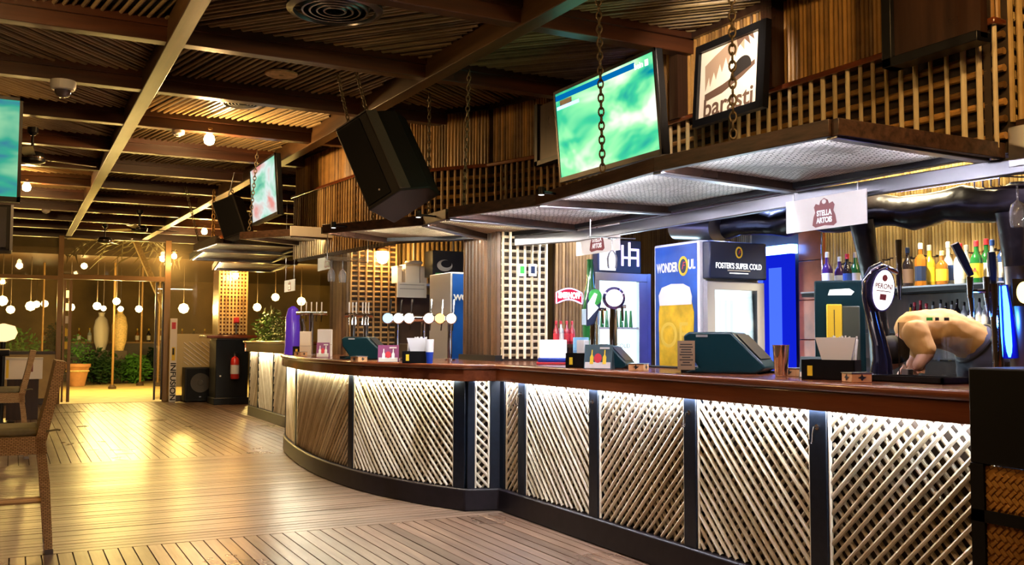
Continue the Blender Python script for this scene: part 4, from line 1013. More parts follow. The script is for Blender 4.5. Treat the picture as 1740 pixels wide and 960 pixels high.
# ------------------------------------------------------------------ between the columns: boxes, chiller, pendant
cb = thing('back_cabinet', 'pale steel back cabinet behind the tap row', 'cabinet', (4.9, 10.8, 0))
a = ony(722, 600, 10.6); b = ony(800, 600, 10.6); MB().box((4.15, 10.6, 0), (5.3, 11.2, 1.28)).build('body', 'steel', cb, bevel=.01)
box('glass_front', (4.2, 10.58, .7), (5.25, 10.6, 1.25), mat('teal_glass', (.12, .26, .3), .12, .4), cb)
box('splash_panel', (4.2, 11.2, 1.28), (5.6, 11.24, 2.9), 'canedark', cb); x = 4.25
while x < 5.6: pole('upright_pole', (x, 11.19, 1.9), (x, 11.19, 2.9), .03, 'slatpale', cb); x += .065
box('shelf_board', (4.2, 10.75, 1.98), (5.2, 11.2, 2.01), 'steel', cb)
for i, (u0, u1, v0, v1, m_) in enumerate(((675, 684, 452, 477, 'white'), (689, 714, 450, 477, 'white'), (714, 726, 453, 477, 'paper'))):
    p, q = ony(u0, v1, 10.8), ony(u1, v0, 10.8); t = thing('white_box', ['left narrow', 'middle large', 'right'][i]+' white box on the high steel shelf', 'box', ((p.x+q.x)/2, 10.9, 2.011))
    box('carton', (p.x, 10.8, 2.012), (q.x-.005, 11.0, q.z), m_, t, .004); box('lid', (p.x-.003, 10.795, q.z-.02), (q.x-.002, 11.003, q.z+.002), 'paper', t)
p, q = ony(675, 505, 10.7), ony(725, 481, 10.7); t = thing('menu_board', 'white lettered board hanging under the steel shelf', 'sign', ((p.x+q.x)/2, 10.7, p.z)); box('panel', (p.x, 10.7, p.z), (q.x, 10.72, q.z), 'white', t); 
for k in range(2): box('printed_line', (p.x+.03, 10.698, q.z-.03-.05*k), (q.x-.03, 10.7, q.z-.022-.05*k), 'greyp', t)
MB().cyl((p.x+.05, 10.71, q.z), (p.x+.05, 10.71, 1.98), .004).build('hanger_wire', 'steel', t)
p = ony(703, 447, 10.6); t = thing('pendant_lamp', 'flat white pendant lamp on a cord above the white boxes', 'lamp', p)
MB().lathe([(.02, .03), (.1, .02), (.11, 0), (.1, -.01)], p, 24).build('lamp_shade', 'white', t); MB().cyl(p+V((0, 0, .03)), (p.x, p.y, 2.9), .006, n=6).build('cord', 'white', t)
p, q = ony(735, 470, 10.5), ony(776, 427, 10.5); t = thing('carton_sign', 'black carton with white mascot-free loop mark above the back shelf', 'sign', ((p.x+q.x)/2, 10.5, p.z))
t['label'] = 'black printed box with a white loop mark by the bamboo column'
box('carton', (p.x, 10.5, p.z), (q.x+.1, 10.75, q.z), 'black', t, .004); mx = fr(((p.x+q.x)/2, 10.499, (p.z+q.z)/2), YF)
flat('loop_mark', ell(0, -.02, .1, .07), mx, 'white', t); flat('loop_mark', ell(.02, 0, .07, .045), mx, 'black', t, .003); flat('green_band', rect(-.12, -.15, .17, -.11), mx, 'green', t); MB().cyl((q.x, 10.6, q.z), (q.x, 10.6, 3.4), .008, n=6).build('hanger', 'steeldark', t)
f3 = thing('display_fridge', 'sliver of blue branded fridge behind the bamboo column', 'fridge', (4.6, 9.6, 0))
p, q = ony(765, 600, 9.5), ony(765, 462, 9.5); box('body', (p.x, 9.5, 0), (p.x+.5, 10.1, q.z), 'greyp', f3, .01); m_ = fr((p.x+.02, 9.498, 1.6), YF); flat('poster', rect(.0, -.5, .4, q.z-1.62), m_, 'adblue', f3)
text('lettering', 'WO', .09, m_ @ M.Translation((.1, .19, 0)), 'white', f3, .003, bold=.003)

# ------------------------------------------------------------------ tap row with lit round badges
def onctr(u, X, z=ZT): p = onx(u, 600, X); return V((X, p.y, z))
tr = thing('tap_row', 'chrome tap row with six glowing round badges on the curved counter', 'beer taps', atd(714, 600, 8.6))
A_, B_ = atd(655, 541, 8.6), atd(774, 541, 8.6); A_.z = B_.z = (A_.z+B_.z)/2
MB().cyl(A_, B_, .03, n=16).build('rail_tube', 'chrome', tr)
for f in (.12, .5, .88): p = A_.lerp(B_, f)+V((.05, .05, 0)); MB().cyl((p.x, p.y, ZT), p, .022, n=14).lathe([(.05, 0), (.05, .012), (.025, .02)], (p.x, p.y, ZT), 16).build('leg', 'chrome', tr)
vd = (B_-A_).normalized(); mxr = fr(A_, vd)
for i, (u, m_) in enumerate(((660, 'litblue'), (678, 'lit'), (696, 'lit'), (729.5, 'lit'), (748.5, 'litorange'), (767.5, 'lit'))):
    f = (u-655)/119; p = A_.lerp(B_, f); mx = fr(p, vd)
    MB().lathe([(.05, 0), (.052, .05), (.045, .056)], (0, 0, 0), 24, None).build('badge_rim', 'chrome', tr).data.transform(mx)
    MB().lathe([(.044, .056), (.043, .06)], (0, 0, 0), 24).build('badge', m_, tr).data.transform(mx)
    MB().cyl(mx @ V((.015, .04, .01)), mx @ V((.02, .17, -.02)), .008, .011, 8).build('handle', 'chrome', tr)
    MB().cyl(mx @ V((.012, -.04, .03)), mx @ V((.008, -.11, .035)), .008, .006, 8).build('spout', 'chrome', tr)
# chrome fonts with plain handles by the orange column
def tapbank(label, u, v, d, n, sp=.035, bar_w=None):
    c_ = atd(u, v, d); t = thing('beer_font', label, 'beer taps', (c_.x, c_.y, ZT)); vdir = rt.copy(); vdir.z = 0; vdir.normalize()
    w_ = n*sp/2+.03
    MB().cyl(c_-vdir*w_, c_+vdir*w_, .026, n=14).build('rail_tube', 'chrome', t); MB().cyl((c_.x, c_.y, ZT), c_, .022, .03, 14).build('leg', 'chrome', t); MB().lathe([(.06, 0), (.06, .012), (.03, .02)], (c_.x, c_.y, ZT), 16).build('foot', 'chrome', t)
    for k in range(n):
        p = c_+vdir*((k-(n-1)/2)*sp)-fw*.03
        MB().cyl(p+V((0, 0, .02)), p+V((0, 0, .13)), .006, .008, 8).build('handle', 'paper', t); MB().cyl(p+V((0, 0, -.02)), p+V((0, 0, -.1))-fw*.02, .008, .006, 8).build('spout', 'chrome', t)
    return t
tapbank('left chrome font with cream handles before the orange column', 600, 535, 9.8, 3); tapbank('right chrome font with cream handles before the orange column', 622, 535, 9.8, 3, .03)
tapbank('chrome tap bank beyond the paper stack, near the purple tower', 530, 532, 11.2, 5, .06)
# purple illuminated tower and green badge font
p = atd(497, 585, 11.6); t = thing('tap_tower', 'purple lit beer tower on the far end of the curved counter', 'beer taps', (p.x, p.y, ZT))
MB().lathe([(.1, 0), (.09, .1), (.085, .45), (.06, .55), (.02, .58)], (p.x, p.y, ZT), 20).build('tower_body', mat('purple_tower', (.08, .03, .45), .25, coat=.6, emit=(.16, .05, .8), estr=.15), t)
p = atd(516, 585, 11.2); MB().tube([V((p.x, p.y, ZT)), V((p.x, p.y, ZT+.25)), V((p.x-.03, p.y, ZT+.42))], [.03, .035, .03], 12).build('front_font', 'chrome', t); 
# lager fonts by the neon shelf
def font_round(label, u, v, d, badge, rb=.062, hgt=None, shape='round'):
    c_ = atd(u, v, d); t = thing('beer_font', label, 'beer taps', (c_.x, c_.y, ZT)); mx = fr(c_, (rt.x, rt.y, 0))
    MB().tube([V((c_.x-.0, c_.y, ZT)), V((c_.x, c_.y, c_.z-.1)), c_+V((0, 0, .0))], [.03, .028, .03], 14).build('column', 'chrome', t)
    MB().lathe([(.08, 0), (.08, .012), (.03, .025)], (c_.x, c_.y, ZT), 18).build('foot', 'chrome', t)
    if shape == 'round':
        MB().lathe([(rb+.018, 0), (rb+.02, .06), (rb+.004, .075)], n=28).build('badge_rim', 'purplechrome', t).data.transform(mx)
        MB().lathe([(rb, .075), (rb-.002, .08)], n=28).build('badge', badge, t).data.transform(mx)
    MB().cyl(mx @ V((.06, -.06, .04)), mx @ V((.065, -.17, .05)), .011, .007, 10).cyl(mx @ V((.03, -.06, .03)), mx @ V((.09, -.06, .03)), .014, n=10).build('spout', 'chrome', t)
    return t, mx
K['purplechrome'] = mat('violet_chrome', (.25, .2, .6), .12, .9)
font_round('lager font with round white badge before the second fridge', 1042, 507, 7.0, 'lit')
t, mx = font_round('lager font with green and white slanted badge', 1009, 512, 7.15, 'lit', shape='slant')
MB().prism([(-.06, -.19), (.0, -.17), (.05, -.02), (.05, .06), (.0, .1), (-.05, .06), (-.06, .0)], .03, .06, mx).build('badge', 'navy', t, bevel=.006)
flat('badge_ring', ell(.005, .03, .05, .06), mx, 'green', t, .061); flat('badge_face', [(-.05, -.02), (.0, .06), (.02, .05), (.0, -.02), (.03, -.05), (-.05, -.14)], mx, 'lit', t, .064)
# silver S-shaped font with oval badge
p = onctr(1493, 3.86); t = thing('beer_font', 'tall black and silver curved font with oval white badge', 'beer taps', p)
q = [atd(u, v, (p-CAM).dot(fw)) for u, v in ((1497, 628), (1499, 610), (1494, 580), (1484, 540), (1476, 505), (1475, 480), (1484, 460), (1500, 452))]
q[0].z = ZT
MB().tube(q, [.06, .045, .036, .034, .034, .032, .028, .024], 18).build('column', mat('black_gloss', (.012, .012, .03), .1, .3, coat=1), t)
dv = -fw*.036
for s_, m_ in ((-.02, 'chrome'), (.022, 'chrome')): MB().tube([k+dv*.7+rt*s_ for k in q], .006, 6).build('chrome_trim', m_, t)
MB().lathe([(.09, 0), (.09, .012), (.05, .03)], p, 24).build('foot', 'chrome', t)
c_ = atd(1501, 493, (p-CAM).dot(fw)-.06); mx = fr(c_, (rt.x, rt.y, 0)) @ M.Rotation(R(-7), 4, 'Z')
MB().prism(ell(0, -.0, .058, .108, 32), -.02, .0, mx).build('badge_rim', 'purplechrome', t); flat('badge', ell(0, 0, .052, .1, 32), mx, 'lit', t, .001); 
text('lettering', 'PERONI', .035, mx @ M.Translation((0, .018, 0)), 'maroon', t, .004, bold=.001, width=.085); flat('badge_emblem', ell(0, .06, .013, .017), mx, 'maroon', t, .004); flat('badge_rule', rect(-.036, -.008, .036, -.003), mx, 'maroon', t, .004); flat('badge_emblem', rect(-.016, -.05, .016, -.02), mx, 'maroon', t, .004)
h0 = atd(1528, 465, (p-CAM).dot(fw)); MB().tube([q[-1], h0], .012, 10).cyl(h0-V((0, 0, .06)), h0+V((0, 0, .03)), .016, n=12).build('tap_valve', 'chrome', t); MB().cyl(h0+V((0, 0, .03)), h0+V((0, 0, .17)), .013, .016, 12).build('handle', 'chrome', t); MB().cyl(h0-V((0, 0, .06)), h0-V((0, 0, .13)), .012, .008, 12).build('spout', 'chrome', t)
# illuminated twin font at right
p = V((3.95, onx(1712, 600, 3.95).y, ZT)); dd = (p-CAM).dot(fw); t = thing('beer_font', 'big chrome font with glowing blue light tube and dark handles', 'beer taps', p)
c0, c1 = atd(1697, 612, dd), atd(1690, 482, dd); c0.z = ZT; MB().cyl(c0, c1, .024, n=16).build('column', 'chrome', t)
c0, c1 = atd(1738, 612, dd+.02), atd(1728, 452, dd+.02); c0.z = ZT; MB().cyl(c0, c1, .048, .052, 20).build('column', 'steel', t)
MB().tube([atd(1706, 486, dd-.02), atd(1710, 520, dd-.03), atd(1713, 570, dd-.03), atd(1716, 606, dd-.02)], [.008, .012, .014, .012], 10).build('light_tube', emis('blue_tube', (.05, .35, 1), 6), t)
MB().tube([atd(1705, 484, dd), atd(1712, 545, dd), atd(1717, 608, dd)], [.02, .03, .036], 12).build('tube_housing', mat('blue_acrylic', (.01, .02, .6), .15, coat=.5), t)
light('tube_glow', 'POINT', atd(1711, 550, dd-.12), 1.5, (.05, .2, 1), t, .03)
for (u0, v0), (u1, v1) in (((1650, 468), (1622, 414)), ((1688, 482), (1684, 428))):
    MB().tube([atd(u0, v0, dd), atd((u0+u1)/2, (v0+v1)/2, dd), atd(u1, v1, dd)], [.014, .019, .018], 8).build('handle', 'navy', t)
for u, v in ((1648, 500), (1676, 500)):
    MB().cyl(atd(u, v-30, dd), atd(u+1, v+6, dd), .015, .012, 12).cyl(atd(u+2, v+6, dd), atd(u+5, v+38, dd), .013, .008, 12).cyl(atd(u, v-5, dd), atd(1692, v-5, dd), .01, n=10).build('tap_valve', 'chrome', t)
mx = fr(atd(1736, 497, dd-.08), (rt.x, rt.y, 0)); flat('badge_plate', rect(-.04, -.06, .04, .06), mx, 'chrome', t); flat('badge', ell(.012, 0, .034, .048), mx, emis('amber_badge', (1, .75, .25), 2.5), t, .004)
MB().prism([(-.12, -.03), (.12, -.03), (.12, .03), (-.12, .03)], 0, .02, M.Translation((p.x+.02, p.y, ZT))).build('foot', 'steel', t)
text('lettering', 'STRONGBOW', .018, fr(atd(1696, 560, dd-.03), -up), 'navy', t, .0, width=.2)

# ------------------------------------------------------------------ small things on the counter
def till(label, p, rz, s_=1.0):
    t = thing('till', label, 'till', p); mx = M.Translation(p) @ M.Rotation(rz, 4, 'Z') @ M.Scale(s_, 4)
    sd = [(-.20, .0), (.17, .0), (.22, .03), (.2, .06), (.05, .21), (-.17, .21), (-.2, .19), (-.19, .12), (-.12, .03)]
    mm = mx @ M(((1, 0, 0, 0), (0, 0, -1, .14), (0, 1, 0, .0), (0, 0, 0, 1)))
    MB().prism(sd, 0, .28, mm).build('housing', 'teal', t, bevel=.012)
    a, b = V((.2, 0, .062)), V((.06, 0, .205)); d = (b-a).normalized(); n = V((d.z, 0, -d.x))
    mm2 = mx @ M(((0, d.x, n.x, .13), (1, d.y, n.y, 0), (0, d.z, n.z, .1335), (0, 0, 0, 1))); flat('touch_screen', rect(-.12, -.085, .12, .085), mm2, 'black', t, .001, .004)
    flat('badge', rect(-.03, -.006, .03, .006), mx @ fr((-.1, -.141, .19), YF), 'greyp', t)
    MB().box((-.22, -.12, 0), (-.1, .12, .03), mx).build('base', 'black', t, bevel=.005)
    return t
p = onctr(1238, 3.78); till('large teal touch screen till in front of the branded fridge', p, R(-55), 1.15)
p = onctr(1036, 3.64); till('teal till half hidden behind the cocktail menu card', p, R(-52), .72)
p = atd(622, 596, 9.0); p.z = ZT; till('black till on the curved counter beside the pink menu card', p, R(-35), 1.0)
def ashbox(label, p, rz=0):
    t = thing('matchbox_holder', label, 'table box', p); mx = M.Translation(p) @ M.Rotation(rz, 4, 'Z')
    MB().box((-.05, -.05, 0), (.05, .05, .042), mx).build('block', K['wood_light'], t, bevel=.003)
    MB().box((-.053, -.053, .042), (.053, .053, .046), mx).build('steel_lid', 'steel', t)
    flat('bird_mark', [(-.02, .0), (-.005, .008), (.0, .018), (.006, .006), (.022, .004), (.006, -.006), (-.002, -.014), (-.006, -.002)], mx @ fr((-.0505, 0, .022), XF), 'ink', t)
    flat('bird_mark', [(-.02, .0), (-.005, .008), (.0, .018), (.006, .006), (.022, .004), (.006, -.006), (-.002, -.014), (-.006, -.002)], mx @ fr((0, -.0505, .022), YF), 'ink', t)
K['wood_light'] = mat('light_wood', (.72, .42, .2), .5)
ashbox('small wooden table box at the foot of the curved font', onctr(1455, 3.53), R(-20)); ashbox('small wooden table box in front of the second fridge', onctr(1085, 3.50), R(35))
ashbox('small wooden table box behind the steel cocktail shaker', onctr(1352, 3.78), 0)
p = atd(610, 604, 8.0); p.z = ZT; ashbox('small wooden table box in front of the black till', p, R(20)); p = atd(511, 596, 10.4); p.z = ZT; ashbox('small wooden table box at the far end of the curved counter', p, R(30))
# bar mat strips
mt_ = thing('bar_mat', 'long black rubber bar mat along the straight counter', 'mat', (3.98, 4.5, ZT)); box('rubber', (3.99, 2.4, ZT), (4.07, 5.6, ZT+.012), 'blackm', mt_, .004)
def caddy(label, p, rz, wd, dp, ht, m='black', straws=None, napk=None):
    t = thing('bar_caddy', label, 'bar caddy', p); mx = M.Translation(p) @ M.Rotation(rz, 4, 'Z')
    w2, d2 = wd/2, dp/2
    MB().box((-w2, -d2, 0), (w2, d2, .008), mx).box((-w2, -d2, 0), (w2, -d2+.006, ht), mx).box((-w2, d2-.006, 0), (w2, d2, ht), mx).box((-w2, -d2, 0), (-w2+.006, d2, ht), mx).box((w2-.006, -d2, 0), (w2, d2, ht), mx).box((-.02, -d2, 0), (-.014, d2, ht*.95), mx).build('tray', m, t)
    if straws:
        x0, x1, h_ = straws
        st = MB()
        for k in range(26):
            a = random.uniform(x0, x1); b = random.uniform(-d2*.6, d2*.6); st.cyl(mx @ V((a, b, .02)), mx @ V((a*1.15, b*1.3, h_+random.uniform(-.01, .01))), .0045, n=6)
        tag(st.build('straws', 'white', t), None, None, None, 'stuff')
    if straws: MB().add([mx @ V(q_) for q_ in ((-.02, -d2*.7, ht*.5), (w2*.75, -d2*.7, ht*.5), (w2*1.05, -d2*1.0, straws[2]), (-.06, -d2*1.0, straws[2]), (-.02, -d2*.5, ht*.5), (w2*.75, -d2*.5, ht*.5), (w2*1.05, -d2*.7, straws[2]), (-.06, -d2*.7, straws[2]))], [(0, 1, 2, 3), (7, 6, 5, 4), (0, 4, 5, 1), (1, 5, 6, 2), (2, 6, 7, 3), (3, 7, 4, 0)]).build('napkin_fan', 'white', t)
    if napk: MB().box((napk[0], -d2+.01, .01), (napk[1], d2-.01, napk[2]), mx).build('napkins', 'white', t, bevel=.004)
    flat('badge', rect(-w2+.03, .02, -w2+.055, .07), mx @ fr((0, -d2-.001, 0), YF), 'gold', t)
    return t
caddy('black bar caddy with white straws beside the curved font', onctr(1412, 3.62), R(-62), .26, .12, .1, straws=(.0, .11, .21))
caddy('dark glass-like caddy beside the cocktail menu card', onctr(984, 3.5), R(-58), .16, .1, .1, napk=(.0, .06, .19))
p = atd(705, 603, 7.6); p.z = ZT; caddy('black bar caddy with paper cups on the curved counter', p, R(-28), .19, .11, .095, straws=(.0, .08, .2))
p = atd(508, 586, 10.9); p.z = ZT; caddy('far black bar caddy near the purple tower', p, R(-20), .13, .1, .1)
p = atd(730, 606, 7.5); p.z = ZT; t = thing('tumbler', 'blue tumbler beside the caddy on the curved counter', 'tumbler', p); MB().lathe([(.024, 0), (.031, .09), (.028, .09), (.022, .006)], p, 20).build('cup', 'blue', t); MB().lathe([(.03, .085), (.033, .19), (.029, .19)], p, 20).build('upper_cup', 'white', t)
p = atd(541, 592, 10.2); p.z = ZT
def card(label, p, rz, wd, ht, face, extra=None, name='menu_card'):
    t = thing(name, label, 'menu card', p); mx = M.Translation(p) @ M.Rotation(rz, 4, 'Z')
    for s_ in (-1, 1): MB().add([mx @ V((-wd/2, s_*.045, 0)), mx @ V((wd/2, s_*.045, 0)), mx @ V((wd/2, s_*.004, ht)), mx @ V((-wd/2, s_*.004, ht)), mx @ V((-wd/2, s_*.042, 0)), mx @ V((wd/2, s_*.042, 0)), mx @ V((wd/2, s_*.001, ht)), mx @ V((-wd/2, s_*.001, ht))], [(0, 1, 2, 3), (7, 6, 5, 4), (0, 4, 5, 1), (1, 5, 6, 2), (2, 6, 7, 3), (3, 7, 4, 0)]).build('leaf_panel', face, t)
    tilt = math.atan2(.041, ht); mf = mx @ fr((0, -.0455, 0), YF) @ M.Rotation(-tilt, 4, 'X')
    flat('printed_base', rect(-wd*.46, .004, wd*.46, ht*.28), mf, 'paper', t, .001)
    for k, cx_ in enumerate((-.22, .24)):
        flat('printed_bottle', [(cx_*wd-.012, ht*.2), (cx_*wd+.012, ht*.2), (cx_*wd+.012, ht*.5), (cx_*wd+.004, ht*.6), (cx_*wd+.004, ht*.8), (cx_*wd-.004, ht*.8), (cx_*wd-.004, ht*.6), (cx_*wd-.012, ht*.5)], mf, extra or 'white', t, .0035)
    flat('printed_splash', ell(0, ht*.45, wd*.14, ht*.2), mf, 'redlabel', t, .002); flat('printed_heading', rect(wd*.05, ht*.84, wd*.4, ht*.92), mf, 'paper', t, .002)
    return t
K['pinkprint'] = mat('plum_print', (.22, .05, .14), .4); K['tealprint'] = mat('dusk_print', (.05, .09, .11), .4)
p = atd(660, 605, 7.9); p.z = ZT; card('plum coloured tent menu card on the curved counter', p, R(-24), .17, .14, 'pinkprint')
card('dark cocktail tent menu card on the straight counter', onctr(1018, 3.48), R(-48), .19, .16, 'tealprint', 'gold')
p = atd(549, 595, 9.8); p.z = ZT; card('small pink tent menu card with white paper stack behind', p, R(-22), .13, .15, 'pinkprint')
card('dark tent card inside the shadow of the big caddy', onctr(1380, 3.74), R(-58), .12, .11, 'tealprint', 'gold')
p = onctr(1166, 3.5); t = thing('menu_holder', 'clear upright menu holder with dense brown print before the large till', 'menu holder', p); mx = M.Translation(p) @ M.Rotation(R(-38), 4, 'Z')
MB().box((-.055, -.004, .0), (.055, .004, .2), mx).build('acrylic', 'glass', t); MB().box((-.05, -.0055, .02), (.05, -.0042, .19), mx).build('leaflet', mat('leaflet_brown', (.3, .2, .12), .5), t); MB().box((-.06, -.05, 0), (.06, .05, .006), mx).build('base', 'glass', t)
for k in range(9): w_ = random.uniform(.02, .042); MB().box((-w_, -.0062, .165-.015*k), (w_, -.0056, .171-.015*k), mx).build('printed_line', 'ink', t)
p = onctr(1327, 3.66); t = thing('cocktail_shaker', 'polished steel cocktail shaker tin on the straight counter', 'shaker', p); MB().lathe([(.03, 0), (.034, .01), (.044, .165), (.046, .17), (.043, .17)], p, 28).build('tin', 'chrome', t); MB().lathe([(.0305, .0), (.032, .012)], p, 28, cap=False).build('base_ring', 'steeldark', t)
# white ice box on blue tray
p = onctr(940, 3.78); t = thing('ice_box', 'glowing white box on a blue tray at the column foot', 'box', p); mx = M.Translation(p) @ M.Rotation(R(-30), 4, 'Z')
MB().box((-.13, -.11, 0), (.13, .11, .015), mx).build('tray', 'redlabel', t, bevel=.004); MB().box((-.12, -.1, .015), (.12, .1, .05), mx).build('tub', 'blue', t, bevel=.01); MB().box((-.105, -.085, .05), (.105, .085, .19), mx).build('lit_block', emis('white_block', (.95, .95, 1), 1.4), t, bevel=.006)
p = onctr(987, 4.0); t = thing('napkin_stack', 'tall stack of pale blue napkins behind the dark caddy', 'napkins', p); mx = M.Translation(p) @ M.Rotation(R(-30), 4, 'Z')
MB().box((-.06, -.06, 0), (.06, .06, .21), mx).build('stack', mat('pale_blue_paper', (.2, .45, .65), .6), t, bevel=.004); MB().box((-.062, -.062, .1), (.062, .062, .104), mx).build('wrap_band', 'blue', t)
p = atd(552, 590, 10.3); p.z = ZT; t = thing('napkin_stack', 'tall white paper stack behind the small pink menu card', 'napkins', p); MB().box((-.075, -.06, 0), (.075, .06, .29), M.Translation(p) @ M.Rotation(R(-22), 4, 'Z')).build('stack', 'white', t, bevel=.004); MB().box((-.077, -.062, .12), (.077, .062, .13), M.Translation(p) @ M.Rotation(R(-22), 4, 'Z')).build('wrap_band', 'paper', t)
p = atd(519, 588, 10.9); p.z = ZT; t = thing('napkin_stack', 'cream paper towel stack left of the white stack', 'napkins', p); MB().box((-.06, -.05, 0), (.06, .05, .27), M.Translation(p) @ M.Rotation(R(-22), 4, 'Z')).build('stack', 'cream', t, bevel=.004); MB().box((-.062, -.052, .1), (.062, .052, .11), M.Translation(p) @ M.Rotation(R(-22), 4, 'Z')).build('wrap_band', 'paper', t)
# black display unit behind the straws
p = onctr(1428, 3.98); t = thing('display_unit', 'tall black teal display stand with yellow carton and glowing sign', 'display', p); mx = M.Translation(p) @ M.Rotation(R(-45), 4, 'Z')
MB().box((-.13, -.02, 0), (.13, .1, .52), mx).build('back_case', 'teal', t, bevel=.008); MB().box((-.13, -.1, 0), (.13, .1, .03), mx).build('base', 'black', t); MB().box((-.07, -.06, .03), (.01, -.022, .39), mx).build('carton', 'gold', t, bevel=.006); MB().box((.01, -.06, .03), (.10, -.022, .38), mx).build('carton', mat('olive_carton', (.06, .07, .05), .4), t, bevel=.006)
flat('glow_sign', [(-.06, .44), (-.05, .47), (.05, .475), (.075, .458), (.06, .44)], mx @ fr((0, -.021, 0), YF), 'lit', t, .001); MB().box((-.032, -.0625, .06), (-.028, -.0605, .36), mx).build('carton_stripe', 'ink', t)
# drip tray
p = onctr(1560, 3.78); t = thing('drip_tray', 'shallow black drip tray beside the curved font', 'tray', p); mx = M.Translation(p) @ M.Rotation(R(-90), 4, 'Z'); MB().box((-.2, -.09, 0), (.2, .09, .006), mx).box((-.2, -.09, 0), (.2, -.08, .03), mx).box((-.2, .08, 0), (.2, .09, .03), mx).box((-.2, -.09, 0), (-.19, .09, .03), mx).box((.19, -.09, 0), (.2, .09, .03), mx).build('pan', 'black', t); 
for k in range(8): MB().box((-.18+.05*k, -.08, .018), (-.165+.05*k, .08, .022), mx).build('grate_bar', 'steel', t)
t = thing('glass_screen', 'low clear glass splash screen in front of the bartender', 'glass screen', (4.06, 3.6, ZT)); box('pane', (4.055, 2.72, ZT+.01), (4.063, 3.45, 1.44), 'glass', t); 
for yy in (2.78, 3.4): box('clamp', (4.04, yy-.02, ZT), (4.078, yy+.02, ZT+.05), 'steel', t)
# wine glasses on racks
def wineglass(label, p, group='hanging wine glasses'):
    t = thing('wine_glass', label, 'wine glass', p, group)     # hangs upside down, p = foot
    MB().lathe([(.035, 0), (.033, -.004), (.005, -.01), (.0045, -.09)], p, 20).build('stem', 'winegl', t); MB().lathe([(.006, -.09), (.028, -.11), (.04, -.15), (.038, -.2), (.033, -.225)], p, 20, cap=False).build('bowl', 'winegl', t)
K['winegl'] = clearglass('wine_glass', (.93, .94, .96), .04, .10, (.9, .9, .95))
rk = thing('glass_rack', 'wire wine glass rack under the corner canopy', 'rack', (4.6, 3.1, 2.0)); p0 = atd(1657, 325, 5.0)
for k in range(4):
    q0 = atd(1656+14*k, 322-1.5*k, 5.0+.06*k); q1 = q0+V((.55, -.45, 0)); MB().tube([q0+V((0, 0, .19)), q0+V((0, 0, .01)), q0+V((.01, -.01, 0)), q1], .004, 6).build('wire', 'steeldark', rk)
q0 = atd(1653, 298, 5.0); MB().cyl(q0, q0+V((.6, -.2, 0)), .004, n=6).build('cross_wire', 'steel', rk)
wineglass('large upside down wine glass hanging at the right edge', atd(1728, 310, 4.8)+V((0, 0, .0)))
rk2 = thing('glass_rack', 'wire wine glass rack beside the small tan sign', 'rack', (3.6, 10.4, 2.2)); a = atd(556, 441, 9.9); b = atd(625, 446, 9.6)
for k in range(3): d_ = V((0, .05*k, .02*k)); MB().cyl(a+d_, b+d_, .005, n=6).build('wire', 'steel', rk2)
for q in (a, b): MB().cyl(q, (q.x, q.y, 2.5), .005, n=6).build('hanger_wire', 'steel', rk2)
wineglass('left small wine glass hanging before the orange column', a.lerp(b, .11)+V((0, 0, .002))); wineglass('right small wine glass hanging before the orange column', a.lerp(b, .39)+V((0, 0, .002)))
p = atd(1040, 405, 7.2); wineglass('wine glass hanging in front of the second fridge top', p); rk3 = thing('glass_rack', 'wire glass holder under the rail near the second fridge', 'rack', p)
MB().cyl(p+V((-.2, .02, .006)), p+V((.2, -.02, .006)), .004, n=6).build('wire', 'steel', rk3); MB().cyl(p+V((-.18, .02, .006)), (p.x-.18, p.y+.02, 2.24), .004, n=6).build('hanger_wire', 'steel', rk3)
# wall lamp on the orange column, card readers on the near column
p = ony(650, 432, 10.99); t = thing('wall_lamp', 'glowing bell shaped lamp on the orange lattice column', 'lamp', p); MB().lathe([(.03, .08), (.07, .06), (.08, .03)], p, 20).build('lamp_holder', 'alu', t); MB().lathe([(.075, .03), (.07, -.05), (.05, -.1), (.015, -.115)], p, 20).build('bulb', 'bulb', t); light('glow', 'POINT', p+V((-.05, -.2, -.02)), 26*LAMP, (1, .55, .18), t, .06); MB().cyl(p+V((0, 0, .06)), p+V((0, .06, .06)), .02).build('bracket', 'alu', t)
for lab, u in (('left white card on the near bamboo column', 887), ('right dark faced tag on the near bamboo column', 905)):
    p = ony(u, 459, 7.48); t = thing('wall_card', lab, 'card', p); box('plate', (p.x-.04, 7.475, p.z-.055), (p.x+.04, 7.485, p.z+.055), 'white', t, .002); box('print', (p.x-.02, 7.472, p.z-.03), (p.x+.02, 7.4748, p.z+.035), 'navy' if u > 890 else 'green', t)

# ------------------------------------------------------------------ bartender bending behind the counter (at rest)
def skin(name, chains, m, parent, sub=2, loc=V((0, 0, 0))):
    vs = []; es = []; rs = []; idx = {}
    for ch in chains:
        prev = None
        for key, p, r_ in ch:
            if key not in idx: idx[key] = len(vs); vs.append(tuple(V(p))); rs.append(r_)
            i = idx[key]
            if prev is not None: es.append((prev, i))
            prev = i
    me = bpy.data.meshes.new(name); me.from_pydata(vs, es, []); me.materials.append(K[m])
    o = bpy.data.objects.new(name, me); link(o, parent)
    o.modifiers.new('skin', 'SKIN'); 
    bpy.context.view_layer.objects.active = o
    me.skin_vertices.new() if hasattr(me.skin_vertices, 'new') and not len(me.skin_vertices) else None
    for i, r_ in enumerate(rs):
        rr = r_ if isinstance(r_, tuple) else (r_, r_); me.skin_vertices[0].data[i].radius = rr
    me.skin_vertices[0].data[0].use_root = True
    s_ = o.modifiers.new('sub', 'SUBSURF'); s_.levels = sub; s_.render_levels = sub
    return o
dB = 5.55
def bp_(u, v, dd=0): return atd(u, v, dB+dd)
ps = thing('person', 'bartender in tan shirt and dark trousers bending forward behind the counter', 'person', V((atd(1655, 600, dB).x, atd(1655, 600, dB).y, 0)))
hip = bp_(1668, 596); Dn = V((fw.x, fw.y, 0)).normalized()
